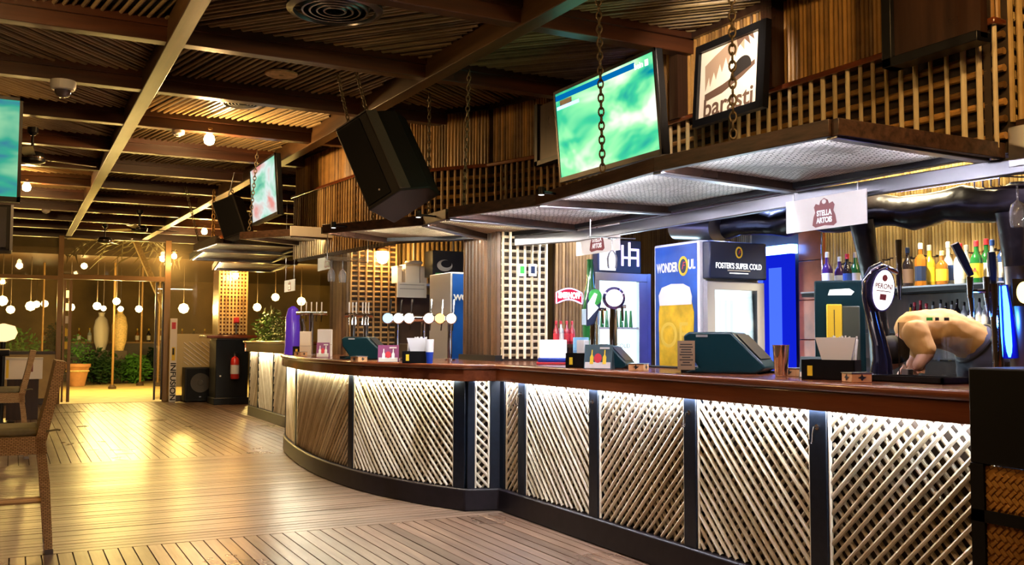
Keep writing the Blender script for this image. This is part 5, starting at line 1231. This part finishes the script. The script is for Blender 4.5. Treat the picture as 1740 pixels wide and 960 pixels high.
def blob(mb, p, r, sq=1.0, n=14):
    """ellipsoid widened across the shoulders (along the view depth)"""
    vs = []; fs = []
    for i in range(9):
        a = math.pi*i/8
        for j in range(n):
            b = 2*math.pi*j/n; q = V((math.sin(a)*math.cos(b), math.sin(a)*math.sin(b), math.cos(a)))*r
            vs.append(V(p)+q+Dn*(q.dot(Dn)*(sq-1)))
    for i in range(8):
        for j in range(n): fs.append((i*n+j, i*n+(j+1) % n, (i+1)*n+(j+1) % n, (i+1)*n+j))
    mb.add(vs, fs)
def limb(mb, keys, sq=1.0, n=7):
    for (p, r), (q, s_) in zip(keys, keys[1:]):
        for k in range(n+1): f = k/n; blob(mb, V(p).lerp(V(q), f), r+(s_-r)*f, sq)
ARM = [[(bp_(1556, 566, sd*.8), .075), (bp_(e[0], e[1], sd*1.1), .05), (bp_(e[0]-14, e[1]+20, sd*1.2), .036)] for sd, e in ((-.2, (1574, 600)), (.2, (1562, 600)))]
SPN = [(bp_(1664, 590), .118), (bp_(1640, 573), .112), (bp_(1600, 558), .118), (bp_(1556, 560), .112)]
mb = MB(); limb(mb, [(p_, r_*.93) for p_, r_ in SPN], 1.35)
limb(mb, [(bp_(1552, 566), .075), (bp_(1534, 580), .055), (bp_(1524, 592), .06), (bp_(1516, 600), .088), (bp_(1510, 608), .075)])
for a_ in ARM: limb(mb, [(p_, r_*.9) for p_, r_ in a_])
body = mb.build('body', 'skin', ps, ang=180); rm = body.modifiers.new('remesh', 'REMESH'); rm.mode = 'VOXEL'; rm.voxel_size = .012; rm.use_smooth_shade = True
sm = body.modifiers.new('smooth', 'SMOOTH'); sm.factor = .5; sm.iterations = 4
mb = MB(); limb(mb, SPN, 1.37); limb(mb, [(bp_(1552, 566), .082), (bp_(1541, 574), .066)])
for a_ in ARM: limb(mb, [(a_[0][0], .078), (a_[0][0].lerp(a_[1][0], .8), .062)])
shirt = mb.build('shirt', 'shirt', ps, ang=180); rm = shirt.modifiers.new('remesh', 'REMESH'); rm.mode = 'VOXEL'; rm.voxel_size = .012; rm.use_smooth_shade = True
tx = bpy.data.textures.new('folds', 'CLOUDS'); tx.noise_scale = .045; dm = shirt.modifiers.new('folds', 'DISPLACE'); dm.texture = tx; dm.strength = .018; dm.mid_level = .5; dm.texture_coords = 'GLOBAL'
sm = shirt.modifiers.new('smooth', 'SMOOTH'); sm.factor = .5; sm.iterations = 3
mb = MB(); blob(mb, bp_(1668, 596), .135, 1.45); blob(mb, bp_(1662, 588), .126, 1.42)
for sx in (-1, 1): limb(mb, [(hip+Dn*(sx*.09)+V((0, 0, -.06)), .105), (V((hip.x, hip.y, .5))+Dn*(sx*.1), .075), (V((hip.x, hip.y-.02, .08))+Dn*(sx*.1), .055)], 1, 12)
legs = mb.build('trousers', 'trouser', ps, ang=180); rm = legs.modifiers.new('remesh', 'REMESH'); rm.mode = 'VOXEL'; rm.voxel_size = .016; rm.use_smooth_shade = True
wn = (bp_(1640, 573)-bp_(1664, 590)).normalized(); wc = bp_(1656, 584); wy = wn.cross(Dn).normalized()
MB().tube([wc+(Dn*math.cos(2*math.pi*k/28)*.172+wy*math.sin(2*math.pi*k/28)*.126) for k in range(28)], .012, 6, True).build('belt', 'black', ps)
for sx in (-1, 1): q = V((hip.x, hip.y+.03, .0))+Dn*(sx*.1); MB().lathe([(.045, 0), (.05, .03), (.045, .09), (.02, .1)], (0, 0, 0), 14).build('shoe', 'black', ps).data.transform(M.Translation(q) @ M.Scale(2.2, 4, V((0, 1, 0))))
hc = bp_(1516, 600)
MB().lathe([(.093, -.02), (.096, .03), (.08, .07), (.04, .096), (.001, .1)], (0, 0, 0), 20).build('hair', 'hair', ps, ang=180).data.transform(M.Translation(hc) @ M.Rotation(R(20), 4, 'X') @ M.Rotation(R(-20), 4, 'Y'))
for hd_, s_ in ((ARM[0][2][0], 1), (ARM[1][2][0], -1)):
    ch = [[('p', hd_, .034), ('q', hd_+V((-.03, .04, -.05)), .03)]]
    for k in range(4): b0 = hd_+V((-.03, .04, -.05)); o_ = V((.012*(k-1.5), .006*(k-1.5), 0)); ch.append([('q', b0, .03), ('f%d' % k, b0+o_*1.4+V((-.015, .02, -.03)), .01), ('g%d' % k, b0+o_*1.6+V((-.03, .03, -.06+.006*abs(k-1.5))), .008)])
    ch.append([('p', hd_, .034), ('t0', hd_+V((.03*s_, .02, -.03)), .011), ('t1', hd_+V((.03*s_, .035, -.06)), .009)])
    skin('hand', ch, 'skin', ps, 1)
mx = fr(bp_(1592, 543, -.185), (rt.x, rt.y, 0)); 
for k, w_ in enumerate((.05, .03, .04)): MB().box((-.06+.05*k, -.006, 0), (-.06+.05*k+w_*.7, .012, .003), mx).build('shirt_print', 'green' if k == 0 else 'ink', ps)

# ------------------------------------------------------------------ woven screen stand at right
XS = 2.93
def weavegeo(par, ya, yb, za, zb, c=.017):
    mb = MB(); ym, zm = (ya+yb)/2, (za+zb)/2; n_ = int(max(yb-ya, zb-za)/c)
    for i in range(-n_, n_):
        for j in range(-n_, n_):
            k = (i+j) % 4
            if k not in (0, 2): continue
            w_, h_ = (2*c, c) if k == 0 else (c, 2*c)
            cx_, cy_ = i*c+w_/2, j*c+h_/2; q = .7071
            yy, zz = ym+(cx_-cy_)*q, zm+(cx_+cy_)*q
            if not (ya+.012 < yy < yb-.012 and za+.012 < zz < zb-.012): continue
            g_ = .0012; pr = [(-w_/2+g_, -h_/2+g_), (w_/2-g_, -h_/2+g_), (w_/2-g_, h_/2-g_), (-w_/2+g_, h_/2-g_)]
            b_ = [(XS+.011, yy+(a-b)*q, zz+(a+b)*q) for a, b in pr]; t_ = [(XS+.0065, yy+(a*.8-b*.8)*q, zz+(a*.8+b*.8)*q) for a, b in pr]
            mb.add(b_+t_, [(4, 5, 6, 7), (0, 1, 5, 4), (1, 2, 6, 5), (2, 3, 7, 6), (3, 0, 4, 7)])
    return tag(mb.build('woven_strips', 'cane_amber', par, smooth=False), None, None, None, 'stuff')
st = thing('woven_stand', 'black stand with amber woven panels at the right edge of the counter', 'stand', (3.2, 1.9, 0))
ys = onx(1645, 650, XS).y
box('top_case', (XS, ys-1.0, .93), (XS+.42, ys, 1.255), 'blackm', st, .006)
for k in range(3):
    y1_ = ys-.05-.33*k; box('upright', (XS, y1_-.0, 0), (XS+.04, y1_+.05, .93), 'blackm', st)
    for (z0, z1) in ((.77, .925), (.42, .735), (.08, .385)):
        o = grid('woven_panel', (XS+.012, y1_-.28, z0), (XS+.012, y1_, z0), (XS+.012, y1_, z1), (XS+.012, y1_-.28, z1), 'basket', st, 4, 4, th=.004); weavegeo(o, y1_-.28, y1_, z0, z1)
for z0 in (.735, .385, .03): box('cross_rail', (XS, ys-1.0, z0), (XS+.04, ys, z0+.04), 'blackm', st)
box('back_panel', (XS+.36, ys-1.0, .0), (XS+.4, ys, .93), 'blackm', st)

# ------------------------------------------------------------------ rattan bar stools
def stool():
    t = empty('bar_stool', (0, 0, 0))    # origin at the rear right leg foot on the floor, faces -X
    W_ = .46
    def uvt(mb, name, m): return boxuv(mb.build(name, m, t, ang=60))
    def slab(pts, y0, y1): return MB().prism([(a, b) for a, b in pts], y0, y1, M(((1, 0, 0, 0), (0, 0, 1, 0), (0, 1, 0, 0), (0, 0, 0, 1))))
    for y in (0, W_-.05):
        uvt(slab([(-.045, 0), (0, 0), (-.03, .45), (-.07, .72), (-.12, .72), (-.085, .45)], y, y+.05), 'leg', 'rattan')
        uvt(slab([(-.45, 0), (-.41, 0), (-.42, .7), (-.48, .7)], y, y+.05), 'leg', 'rattan')
        box('foot_cap', (-.046, y-.002, 0), (.002, y+.052, .03), 'steel', t)
    uvt(slab([(-.5, .62), (-.05, .62), (-.06, .73), (-.5, .73)], 0, W_), 'seat', 'rattan')
    uvt(slab([(-.12, .7), (-.055, .7), (.0, .98), (.04, 1.16), (.045, 1.19), (-.015, 1.2), (-.055, .98)], 0, W_), 'backrest', 'rattan')
    MB().box((-.5, .02, .73), (-.1, W_-.02, .785)).build('cushion', 'cushion', t, bevel=.02, seg=3)
    for z in (.28, .33): MB().cyl((-.44, .025 if z > .3 else W_-.025, z), (-.04, .025 if z > .3 else W_-.025, z), .016, n=8).build('stretcher', 'rattan', t)
    MB().tube([(-.06, -.002, .76), (-.0, -.01, .77), (.02, -.005, .765)], .006, 6).build('cushion_tie', 'cushion', t)
    return t
s0 = stool(); s0.location = (.265, 6.66, 0); tag(s0, 'nearest rattan bar stool with olive cushion, cropped at the left edge', 'bar stool', 'rattan bar stools')
dup(s0, (.2, 11.9, 0), 0, 'far rattan bar stool behind the nearest one'); 
t = thing('high_table', 'dark high table edge at the far left behind the stools', 'table', (-.5, 12.6, 0)); box('table_top', (-1.3, 12.2, 1.13), (-.02, 13.0, 1.2), 'black', t, .01); MB().cyl((-.6, 12.6, 0), (-.6, 12.6, 1.13), .05).build('leg', 'black', t); MB().lathe([(.25, 0), (.25, .02), (.06, .05)], (-.6, 12.6, 0), 24).build('base', 'black', t)
a, b = ony(6, 645, 17.5), ony(73, 608, 17.5); t = thing('printed_carton', 'white printed carton standing behind the far stool', 'box', (a.x/2+b.x/2, 17.6, a.z)); box('carton', (a.x, 17.5, a.z), (b.x, 17.8, b.z), 'cream', t, .004); box('print_stripe', (a.x+.03, 17.497, a.z+.02), (a.x+.07, 17.5, b.z-.02), 'gold', t); box('print_block', (a.x+.36, 17.497, a.z+.12), (a.x+.42, 17.5, b.z-.07), 'maroon', t); box('flap', (a.x-.005, 17.49, b.z-.03), (b.x+.005, 17.81, b.z+.004), 'paper', t); box('stand', (a.x+.05, 17.52, 0), (b.x-.05, 17.78, a.z), 'darkwood', t)
p = ony(12, 565, 17.0); t = thing('table_lamp', 'round orange glass lamp at the far left', 'lamp', (p.x-.05, 17, 1.2)); MB().lathe([(.02, -.15), (.16, -.1), (.2, 0), (.16, .1), (.02, .14)], (p.x-.05, 17, p.z), 20).build('globe', emis('peach_globe', (1, .55, .22), 1.6), t); MB().cyl((p.x-.05, 17, 0), (p.x-.05, 17, p.z-.14), .04).lathe([(.2, 0), (.2, .02), (.05, .04)], (p.x-.05, 17, 0), 20).build('stand', 'black', t)

# ------------------------------------------------------------------ entrance wall at the far end
YW = 21.3
fwall = box('wall_entrance', (-3, YW, 3.36), (8, YW+.1, 3.7), 'darkframe'); tag(fwall, 'dark header over the glazed entrance', None, None, 'structure')
def mull(x0, x1, z0, z1, m='alu', d=.1): return box('mullion', (x0, YW-.02, z0), (x1, YW-.02+d, z1), m, fwall, .004)
mull(.78, .88, 0, 3.4); mull(2.83, 2.95, 0, 3.4, 'alu'); mull(.88, 2.83, 2.52, 2.62); mull(-3, .78, 2.5, 2.58); mull(-.65, -.55, 0, 3.4, 'darkframe'); mull(-1.9, -1.8, 0, 3.4, 'darkframe'); mull(3.9, 4.0, 0, 3.4, 'darkframe'); mull(-.55, .78, 1.0, 1.06, 'darkframe'); mull(-.55, .78, 0, .12, 'darkframe'); mull(2.95, 3.9, 0, .12, 'darkframe')
box('lower_wall', (-.55, YW+.0, .12), (.78, YW+.05, 1.0), 'stone', fwall); box('lower_wall', (-3, YW, 0), (-.65, YW+.05, 1.0), 'stone', fwall)
for n_, (x0, x1, z0, z1) in enumerate(((-.55, .78, 1.06, 2.5), (-.55, .78, 2.58, 3.36), (.88, 2.83, 2.62, 3.36), (2.95, 3.9, .12, 3.36), (4.0, 6.2, 1.2, 3.36)), 1):
    o = tag(box('window_%d' % n_, (x0, YW+.03, z0), (x1, YW+.04, z1), 'glassdoor'), ['glass pane left of the entrance', 'upper glass pane left of the entrance', 'transom glass above the entrance', 'glass pane right of the entrance', 'glass pane behind the far bar'][n_-1], None, None, 'structure')
box('window_sill', (4.0, YW-.05, 1.12), (6.2, YW+.1, 1.2), 'alu', bpy.data.objects['window_5'])
fz_ = box('frosted_film', (2.97, YW+.02, .3), (3.88, YW+.028, 1.42), 'frost', bpy.data.objects['window_4'])
for k in range(14):
    seg = clipline(3.55, .3+.1*k, R(-38), 3.25, 3.85, .75, 1.25)
    if seg: MB().cyl((seg[0], YW+.012, seg[1]), (seg[2], YW+.012, seg[3]), .012, n=6).build('film_stripe', 'cream', bpy.data.objects['window_4'])
dl = tag(box('door_1', (1.0, YW+.06, .03), (1.06, YW+.1, 2.5), 'alu'), 'left sliding glass door leaf', None, None, 'structure'); box('stile', (.9, YW+.06, .03), (.94, YW+.1, 2.5), 'alu', dl); box('pane', (.94, YW+.075, .05), (1.0, YW+.082, 2.5), 'glassdoor', dl)
dr_ = tag(box('door_2', (2.66, YW+.06, .03), (2.70, YW+.1, 2.5), 'darkframe'), 'right sliding glass door leaf', None, None, 'structure'); box('stile', (2.8, YW+.06, .03), (2.83, YW+.1, 2.5), 'darkframe', dr_); box('pane', (2.70, YW+.075, .05), (2.8, YW+.082, 2.5), 'glassdoor', dr_)
for k in range(5): box('sticker', (.945, YW+.07, 1.1+.26*k), (.998, YW+.074, 1.25+.26*k), 'gold' if k < 2 else 'litorange' if k > 2 else 'cream', dl)
# banner, subwoofer, pillar with extinguisher
t = thing('roll_banner', 'narrow upright white banner with black vertical lettering by the door', 'banner', (3.0, 21.1, 0)); box('panel', (2.93, 21.05, .0), (3.07, 21.11, 1.74), 'cream', t, .004)
mx = fr((3.0, 21.048, .42), (0, 0, -1), (1, 0, 0)); text('lettering', 'INFUSION', .15, mx, 'ink', t, .001, bold=.004, width=.78); box('print_block', (2.96, 21.046, 1.52), (3.04, 21.05, 1.66), 'redlabel', t); box('print_block', (2.97, 21.046, .86), (3.04, 21.05, 1.14), 'gold', t); box('print_block', (2.98, 21.044, .98), (3.02, 21.046, 1.12), 'ink', t)
t = thing('subwoofer', 'black floor subwoofer between banner and pillar', 'speaker', (3.5, 20.9, 0)); box('cabinet', (3.2, 20.75, .02), (3.82, 21.15, .72), 'cab', t, .012); box('grille', (3.23, 20.735, .05), (3.79, 20.75, .69), 'blackm', t, .004); mxc = M.Translation((3.51, 20.735, .4)) @ M.Rotation(R(90), 4, 'X')
o = MB().lathe([(.2, 0), (.2, .012), (.17, .004), (.06, -.0), (.05, .01), (.001, .014)], n=28).build('cone', 'grill', t); o.data.transform(mxc)
for k in range(4): box('foot', (3.24+.5*(k % 2), 20.78+.3*(k//2), 0), (3.3+.5*(k % 2), 20.84+.3*(k//2), .02), 'black', t)
box('badge', (3.49, 20.731, .1), (3.53, 20.735, .12), 'steel', t)
pil = thing('lattice_pillar', 'square pillar with black base and orange lit lattice top', 'column', (3.9, 20.2, 0)); px0, px1, py0, py1 = 3.62, 4.26, 19.7, 20.4
box('base_case', (px0, py0, .12), (px1, py1, 1.3), 'black', pil, .01); box('plinth', (px0-.03, py0-.03, 0), (px1+.03, py1+.03, .14), 'black', pil, .01); box('ledge', (px0-.2, py0-.12, 1.33), (px1+.15, py1+.1, 1.39), 'mahog', pil, .01); box('collar', (px0+.02, py0+.02, 1.3), (px1-.02, py1-.02, 1.33), 'steeldark', pil)
box('core', (px0+.04, py0+.05, 1.39), (px1-.04, py1-.04, 3.4), 'mahog', pil)
for k in range(9): xx = px0+.05+.068*k; box('lattice_upright', (xx-.015, py0+.005, 1.41), (xx+.015, py0+.025, 3.35), 'slatpale', pil)
z = 1.44
while z < 3.3: box('lattice_rail', (px0+.04, py0+.02, z), (px1-.04, py0+.04, z+.035), 'slatpale', pil); z += .075
p = V((3.95, py0-.12, 2.62)); t = thing('wall_lamp', 'glowing bulb lamp on the far lattice pillar', 'lamp', p); MB().lathe([(.03, .06), (.06, .04), (.06, .02)], p, 16).build('lamp_holder', 'alu', t); MB().lathe([(.055, .02), (.06, -.04), (.04, -.09), (.01, -.1)], p, 16).build('bulb', 'bulb', t); light('glow', 'POINT', p+V((-.05, -.18, -.05)), 70*LAMP, (1, .5, .13), t, .06); MB().cyl(p+V((0, 0, .05)), p+V((0, .14, .05)), .015).build('bracket', 'alu', t)
t = thing('fire_alarm', 'small red call point on the lattice pillar', 'alarm', (3.98, py0-.03, 1.62)); box('case', (3.95, py0-.035, 1.64), (4.06, py0+.004, 1.75), 'red', t, .006); box('cover', (3.965, py0-.045, 1.66), (4.045, py0-.035, 1.73), 'redlabel', t); box('conduit', (3.995, py0-.015, 1.42), (4.015, py0+.004, 1.64), 'steeldark', t)
q = V((3.97, py0-.14, .52)); t = thing('fire_extinguisher', 'red fire extinguisher hung on the black pillar base', 'fire extinguisher', q); MB().lathe([(.075, 0), (.085, .02), (.085, .36), (.07, .41), (.03, .44), (.025, .47)], q, 20).build('cylinder', 'red', t); MB().lathe([(.0865, .1), (.0865, .28)], q, 20, cap=False).build('label_wrap', 'paper', t); MB().lathe([(.028, .46), (.03, .5), (.02, .53)], q, 14).build('valve', 'steeldark', t); MB().box((q.x-.02, q.y-.12, q.z+.52), (q.x+.02, q.y+.02, q.z+.54)).box((q.x-.02, q.y-.1, q.z+.5), (q.x+.02, q.y+.0, q.z+.51)).build('lever', 'black', t); MB().tube([q+V((.03, 0, .49)), q+V((.12, -.02, .4)), q+V((.11, -.02, .2)), q+V((.09, -.02, .08))], .012, 8).build('hose', 'black', t); box('bracket', (q.x-.03, q.y+.05, q.z+.2), (q.x+.03, py0+.0, q.z+.25), 'steeldark', t)
box('button', (3.7, py0-.01, .56), (3.73, py0, .59), 'white', pil)

# ------------------------------------------------------------------ terrace outside
gr = tag(box('ground_terrace', (-8, YW+.1, -.06), (14, 42, -.005), 'stone'), 'lamp-lit paved terrace outside the entrance', None, None, 'structure')
bk = tag(box('wall_terrace', (-8, 35, 0), (14, 35.2, 6), 'amberwall'), 'dim amber wall at the back of the terrace', None, None, 'structure')
tr_ = tag(box('ceiling_terrace', (-8, 24.9, 3.3), (14, 35, 3.45), 'darkframe'), 'dark terrace roof beyond the entrance', None, None, 'structure')
def pot(label, x, y, s_=1):
    t = thing('potted_plant', label, 'potted plant', (x, y, 0)); MB().lathe([(.2*s_, 0), (.26*s_, .3*s_), (.31*s_, .52*s_), (.35*s_, .56*s_), (.35*s_, .64*s_), (.3*s_, .64*s_), (.28*s_, .55*s_)], (x, y, 0), 24).build('pot', 'terra', t); MB().lathe([(.29*s_, .4*s_), (.325*s_, .43*s_), (.3*s_, .46*s_)], (x, y, 0), 24, cap=False).build('pot_band', 'vasepat', t)
    leaves(t, (x, y, 1.05*s_), (.4*s_, .4*s_, .45*s_), 260, 'leaf', .1)
    return t
def leaves(par, c, rad, n, m, size):
    mb = MB()
    for _ in range(n):
        d = V((random.gauss(0, 1), random.gauss(0, 1), random.gauss(0, 1))).normalized(); r_ = random.random()**.45
        p = V(c)+V((d.x*rad[0], d.y*rad[1], d.z*rad[2]))*r_; s_ = size*random.uniform(.6, 1.4)
        a = V((random.gauss(0, 1), random.gauss(0, 1), random.gauss(0, .6))).normalized(); b = a.orthogonal().normalized()
        mb.add([p, p+a*s_*.5+b*s_*.22, p+a*s_, p+a*s_*.5-b*s_*.22], [(0, 1, 2, 3)])
    return tag(mb.build('foliage', m, par, smooth=False), None, None, None, 'stuff')
p = onz(131, 656, 0); pot('terracotta urn with leafy plant just outside the left door', p.x, p.y, .95)
for i, (u, v, rx, rz_, m_, lab) in enumerate(((170, 653, .6, .5, 'leafdark', 'large dark shrub in the middle of the terrace'), (228, 651, .42, .42, 'leaf', 'bright green low shrub right of the dark shrub'), (270, 647, .42, .55, 'leafdark', 'dark shrub at the right of the terrace'), (95, 650, .35, .9, 'leafdark', 'dark bush behind the terracotta urn'), (30, 652, .7, .8, 'leaf', 'olive bush behind the left glass pane'))):
    q = onz(u, v, 0); x, y = q.x, q.y; t = thing('shrub', lab, 'shrub', (x, y, 0)); MB().tube([(x, y, 0), (x+.03, y, rz_*.9)], [.04, .02], 8).build('stem', 'darkwood', t); leaves(t, (x, y, rz_), (rx, .4, rz_), 1000, m_, .15)
q = ony(462, 560, 24.5); t = thing('shrub', 'leafy shrub behind the far bar window', 'shrub', (q.x, 24.5, 0)); MB().tube([(q.x, 24.5, 0), (q.x+.03, 24.5, 1.3)], [.05, .02], 8).build('stem', 'darkwood', t); leaves(t, (q.x, 24.5, 1.5), (.45, .4, .6), 700, 'leaf', .14)
def vase(label, x, y, h, m_):
    t = thing('tall_vase', label, 'vase', (x, y, .0)); z0 = .95
    box('plinth', (x-.2, y-.2, 0), (x+.2, y+.2, z0), 'darkframe', t); MB().lathe([(.12, 0), (.2, .25*h), (.22, .6*h), (.17, .82*h), (.08, .92*h), (.09, h)], (x, y, z0), 24).build('body', m_, t); MB().lathe([(.07, .99*h), (.1, 1.0*h), (.1, 1.02*h)], (x, y, z0), 20, cap=False).build('rim', 'cream', t)
vase('patterned glowing clay vase on the terrace', ony(203, 570, 30.3).x, 30.3, 1.2, 'vasepat'); vase('plain cream vase left of the patterned vase', ony(172, 570, 30.8).x, 30.8, 1.1, 'cream')
for i, (u, v, y, rr) in enumerate(((165, 520, 26, .1), (176, 524, 27, .07), (198, 512, 25, .09), (205, 525, 29, .08), (236, 525, 26, .09), (120, 522, 26, .1), (52, 520, 26, .12), (4, 511, 25, .12), (18, 526, 26, .1), (62, 517, 30, .1), (76, 516, 30, .1), (312, 524, 25, .13), (143, 452, 26, .08), (437, 522, 25.5, .11), (468, 505, 26.5, .11), (512, 512, 26, .12))):  # last three globes are added to brighten the view behind the far bar
    p = ony(u, v, y); t = thing('lantern', ['left of the paired globe', 'small paired globe', 'tall globe before the pole', 'globe right of the pole', 'globe near the right door', 'globe behind the left door', 'globe behind the left pane', 'upper leftmost globe', 'lower leftmost globe', 'small globe left of centre pane', 'second small globe of the left pane', 'globe behind the right pane', 'high globe in the transom', 'leftmost globe behind the far bar', 'middle globe behind the far bar', 'rightmost globe behind the far bar'][i]+' lantern glowing on the terrace', 'lantern', p)
    MB().lathe([(.001, -rr), (rr*.7, -rr*.7), (rr, 0), (rr*.7, rr*.7), (.001, rr)], p, 16).build('globe', 'bulbout', t); MB().cyl(p+V((0, 0, rr)), (p.x, p.y, 3.3 if p.y > 24.5 else 3.6), .008, n=6).build('cord', 'darkframe', t)
    if i in (0, 2, 4, 6, 7, 11, 13, 14, 15): light('glow', 'POINT', p+V((0, -rr*1.5-.05, 0)), 60*OUTL, (1, .68, .2), t, .1)
for i, (x, y) in enumerate(((2.35, 27.0), (3.2, 28.5), (3.6, 28), (.7, 28), (-.6, 28), (5.2, 28))):
    t = thing('terrace_pole', ['thin grey pole beside the patterned vase', 'pole right of the patterned vase', 'far pole near the right door', 'pole behind the left door', 'pole behind the left pane', 'pole behind the right pane'][i], 'post', (x, y, 0)); MB().cyl((x, y, 0), (x, y, 3.3), .03, n=12).build('shaft', 'alu', t); MB().lathe([(.1, 0), (.1, .05), (.05, .1)], (x, y, 0), 16).build('base', 'darkframe', t)
t = thing('terrace_counter', 'dark terrace counter with rows of bottles and glasses', 'counter', (2.5, 32, 0)); box('body', (.6, 32, 0), (6.5, 32.6, 1.15), 'darkframe', t); box('top', (.5, 31.95, 1.15), (6.6, 32.7, 1.2), 'alu', t)
for k in range(16): x = .8+.34*k+random.uniform(-.05, .05); b_ = bottle('std', random.choice(['g_dark', 'g_amber', 'g_clear']), random.choice(['white', 'cream', 'gold']), 'gold', .42, .06); b_.location = (x, 32.3, 1.2); tag(b_, '%s bottle from the left on the terrace counter' % (ordn+['fourteenth', 'fifteenth', 'sixteenth'])[k], 'bottle', 'bottles on the terrace counter')
pm = thing('palm', 'palm fronds seen through the glass above the entrance', 'palm', (3.2, 23.2, 0)); MB().tube([(3.2, 23.2, 0), (3.1, 23.2, 2.0), (2.4, 23.2, 3.6)], [.1, .08, .07], 10).build('trunk', 'vasepat', pm)
for k in range(11):
    a = R(-30+24*k); mb = MB(); pts = [V((2.2+math.cos(a)*1.15*s_, 23.2+math.sin(a)*.6*s_, 3.6+.45*s_-.9*s_*s_)) for s_ in [i/8 for i in range(9)]]
    for i in range(1, 9):
        for sg_ in (-1, 1):
            p = pts[i]; d = (pts[i]-pts[i-1]).normalized(); n_ = V((-d.y, d.x, -.35)).normalized()*sg_; mb.add([p, p+n_*.32+d*.12, p+d*.06], [(0, 1, 2)])
    mb.tube(pts, .012, 5).build('frond', 'leafolive', pm, smooth=False)

# ------------------------------------------------------------------ lamps, mostly added to brighten bar and floor
# spots added as fill light for the back bar and deck
def fillspot(label, p, e, col, size=.06, spread=R(110)):
    t = thing('downlight', label, 'lamp', p); MB().lathe([(.05, 0), (.05, .03)], p, 18).build('can', 'steel', t); MB().lathe([(.035, -.002), (.03, .002)], p, 18).build('lens', 'lit', t)
    light('beam_light', 'SPOT', (p[0], p[1], p[2]-.03), e, col, t, size, None, None, spread); return t

for i, (x, y, c_) in enumerate(((5.2, 3.4, (.75, .7, 1)), (5.3, 4.6, (1, .85, .55)), (5.2, 6.0, (.35, .45, 1)), (4.6, 7.2, (.8, .85, 1)), (4.3, 9.4, (1, .9, .7)))):
    fillspot(['violet downlight above the right back bar', 'warm downlight above the bottle shelf', 'blue downlight above the branded fridge', 'cool downlight above the round tap', 'warm downlight above the tap row'][i], (x, y, 2.85), [130, 150, 110, 70, 90][i]*BARL, c_)
t = thing('ceiling_spotlight', 'small spotlight above the framed poster', 'lamp', (3.35, 4.2, 3.5)); MB().cyl((3.35, 4.2, 3.5), (3.42, 4.28, 3.44), .035, n=14).build('can', 'black', t); MB().cyl((3.35, 4.2, 3.5), (3.35, 4.2, 3.6), .012, n=8).build('stem', 'black', t)
sl = light('beam_light', 'SPOT', (3.43, 4.29, 3.42), 60, (1, .8, .6), t, .03, None, None, R(75)); sl.rotation_mode = 'QUATERNION'; sl.rotation_quaternion = (V((4.1, 4.95, 3.05))-V((3.43, 4.29, 3.42))).to_track_quat('-Z', 'Y')
for i, (x, y, e) in enumerate(((2.36, 7.75, 1.0), (2.72, 6.75, .8), (2.98, 5.3, .6))):  # spots added to throw a cool pool of light on the floor
    t = thing('canopy_spotlight', ['far cool spotlight on the canopy edge above the curved counter', 'middle cool spotlight on the canopy edge', 'near cool spotlight on the canopy edge'][i], 'lamp', (x, y, 2.33)); MB().cyl((x, y, 2.27), (x, y, 2.32), .022, n=14).build('can', 'black', t); MB().cyl((x, y, 2.29), (x+.16, y+.04, 2.29), .008, n=8).build('arm', 'black', t); MB().cyl((x, y, 2.268), (x, y, 2.27), .018, n=14).build('lens', 'lit', t)
    light('beam_light', 'SPOT', (x, y, 2.25), 160*e*COOL, (.86, .88, 1), t, .03, (0, R(14), R(20)), None, R(84))
# light board under the back bar ceiling
struct('ceiling_back_bar', (4.42, 3.1, 2.9), (6.3, 10.5, 2.96), 'darkframe', 'dark lowered ceiling over the back bar')
# shelf led behind the bottles
t = thing('shelf_light', 'thin warm light strip above the back bar slats', 'light strip', (6.07, 4.5, 2.87)); box('led_strip', (6.05, 3.1, 2.87), (6.1, 5.9, 2.89), emis('shelf_led', (1, .8, .45), 22*BARL), t)
# unseen spots added out of view to light the deck and the stand
for i, (x, y, e, c_) in enumerate(((2.1, 3.2, 60, (1, .7, .4)), (.2, 3.4, 40, (1, .6, .28)))):
    fillspot(['recessed ceiling spot above the near deck', 'recessed ceiling spot above the left near deck', 'recessed ceiling spot in the middle ceiling bay'][i], (x, y, 3.56), e*ROOM, c_)
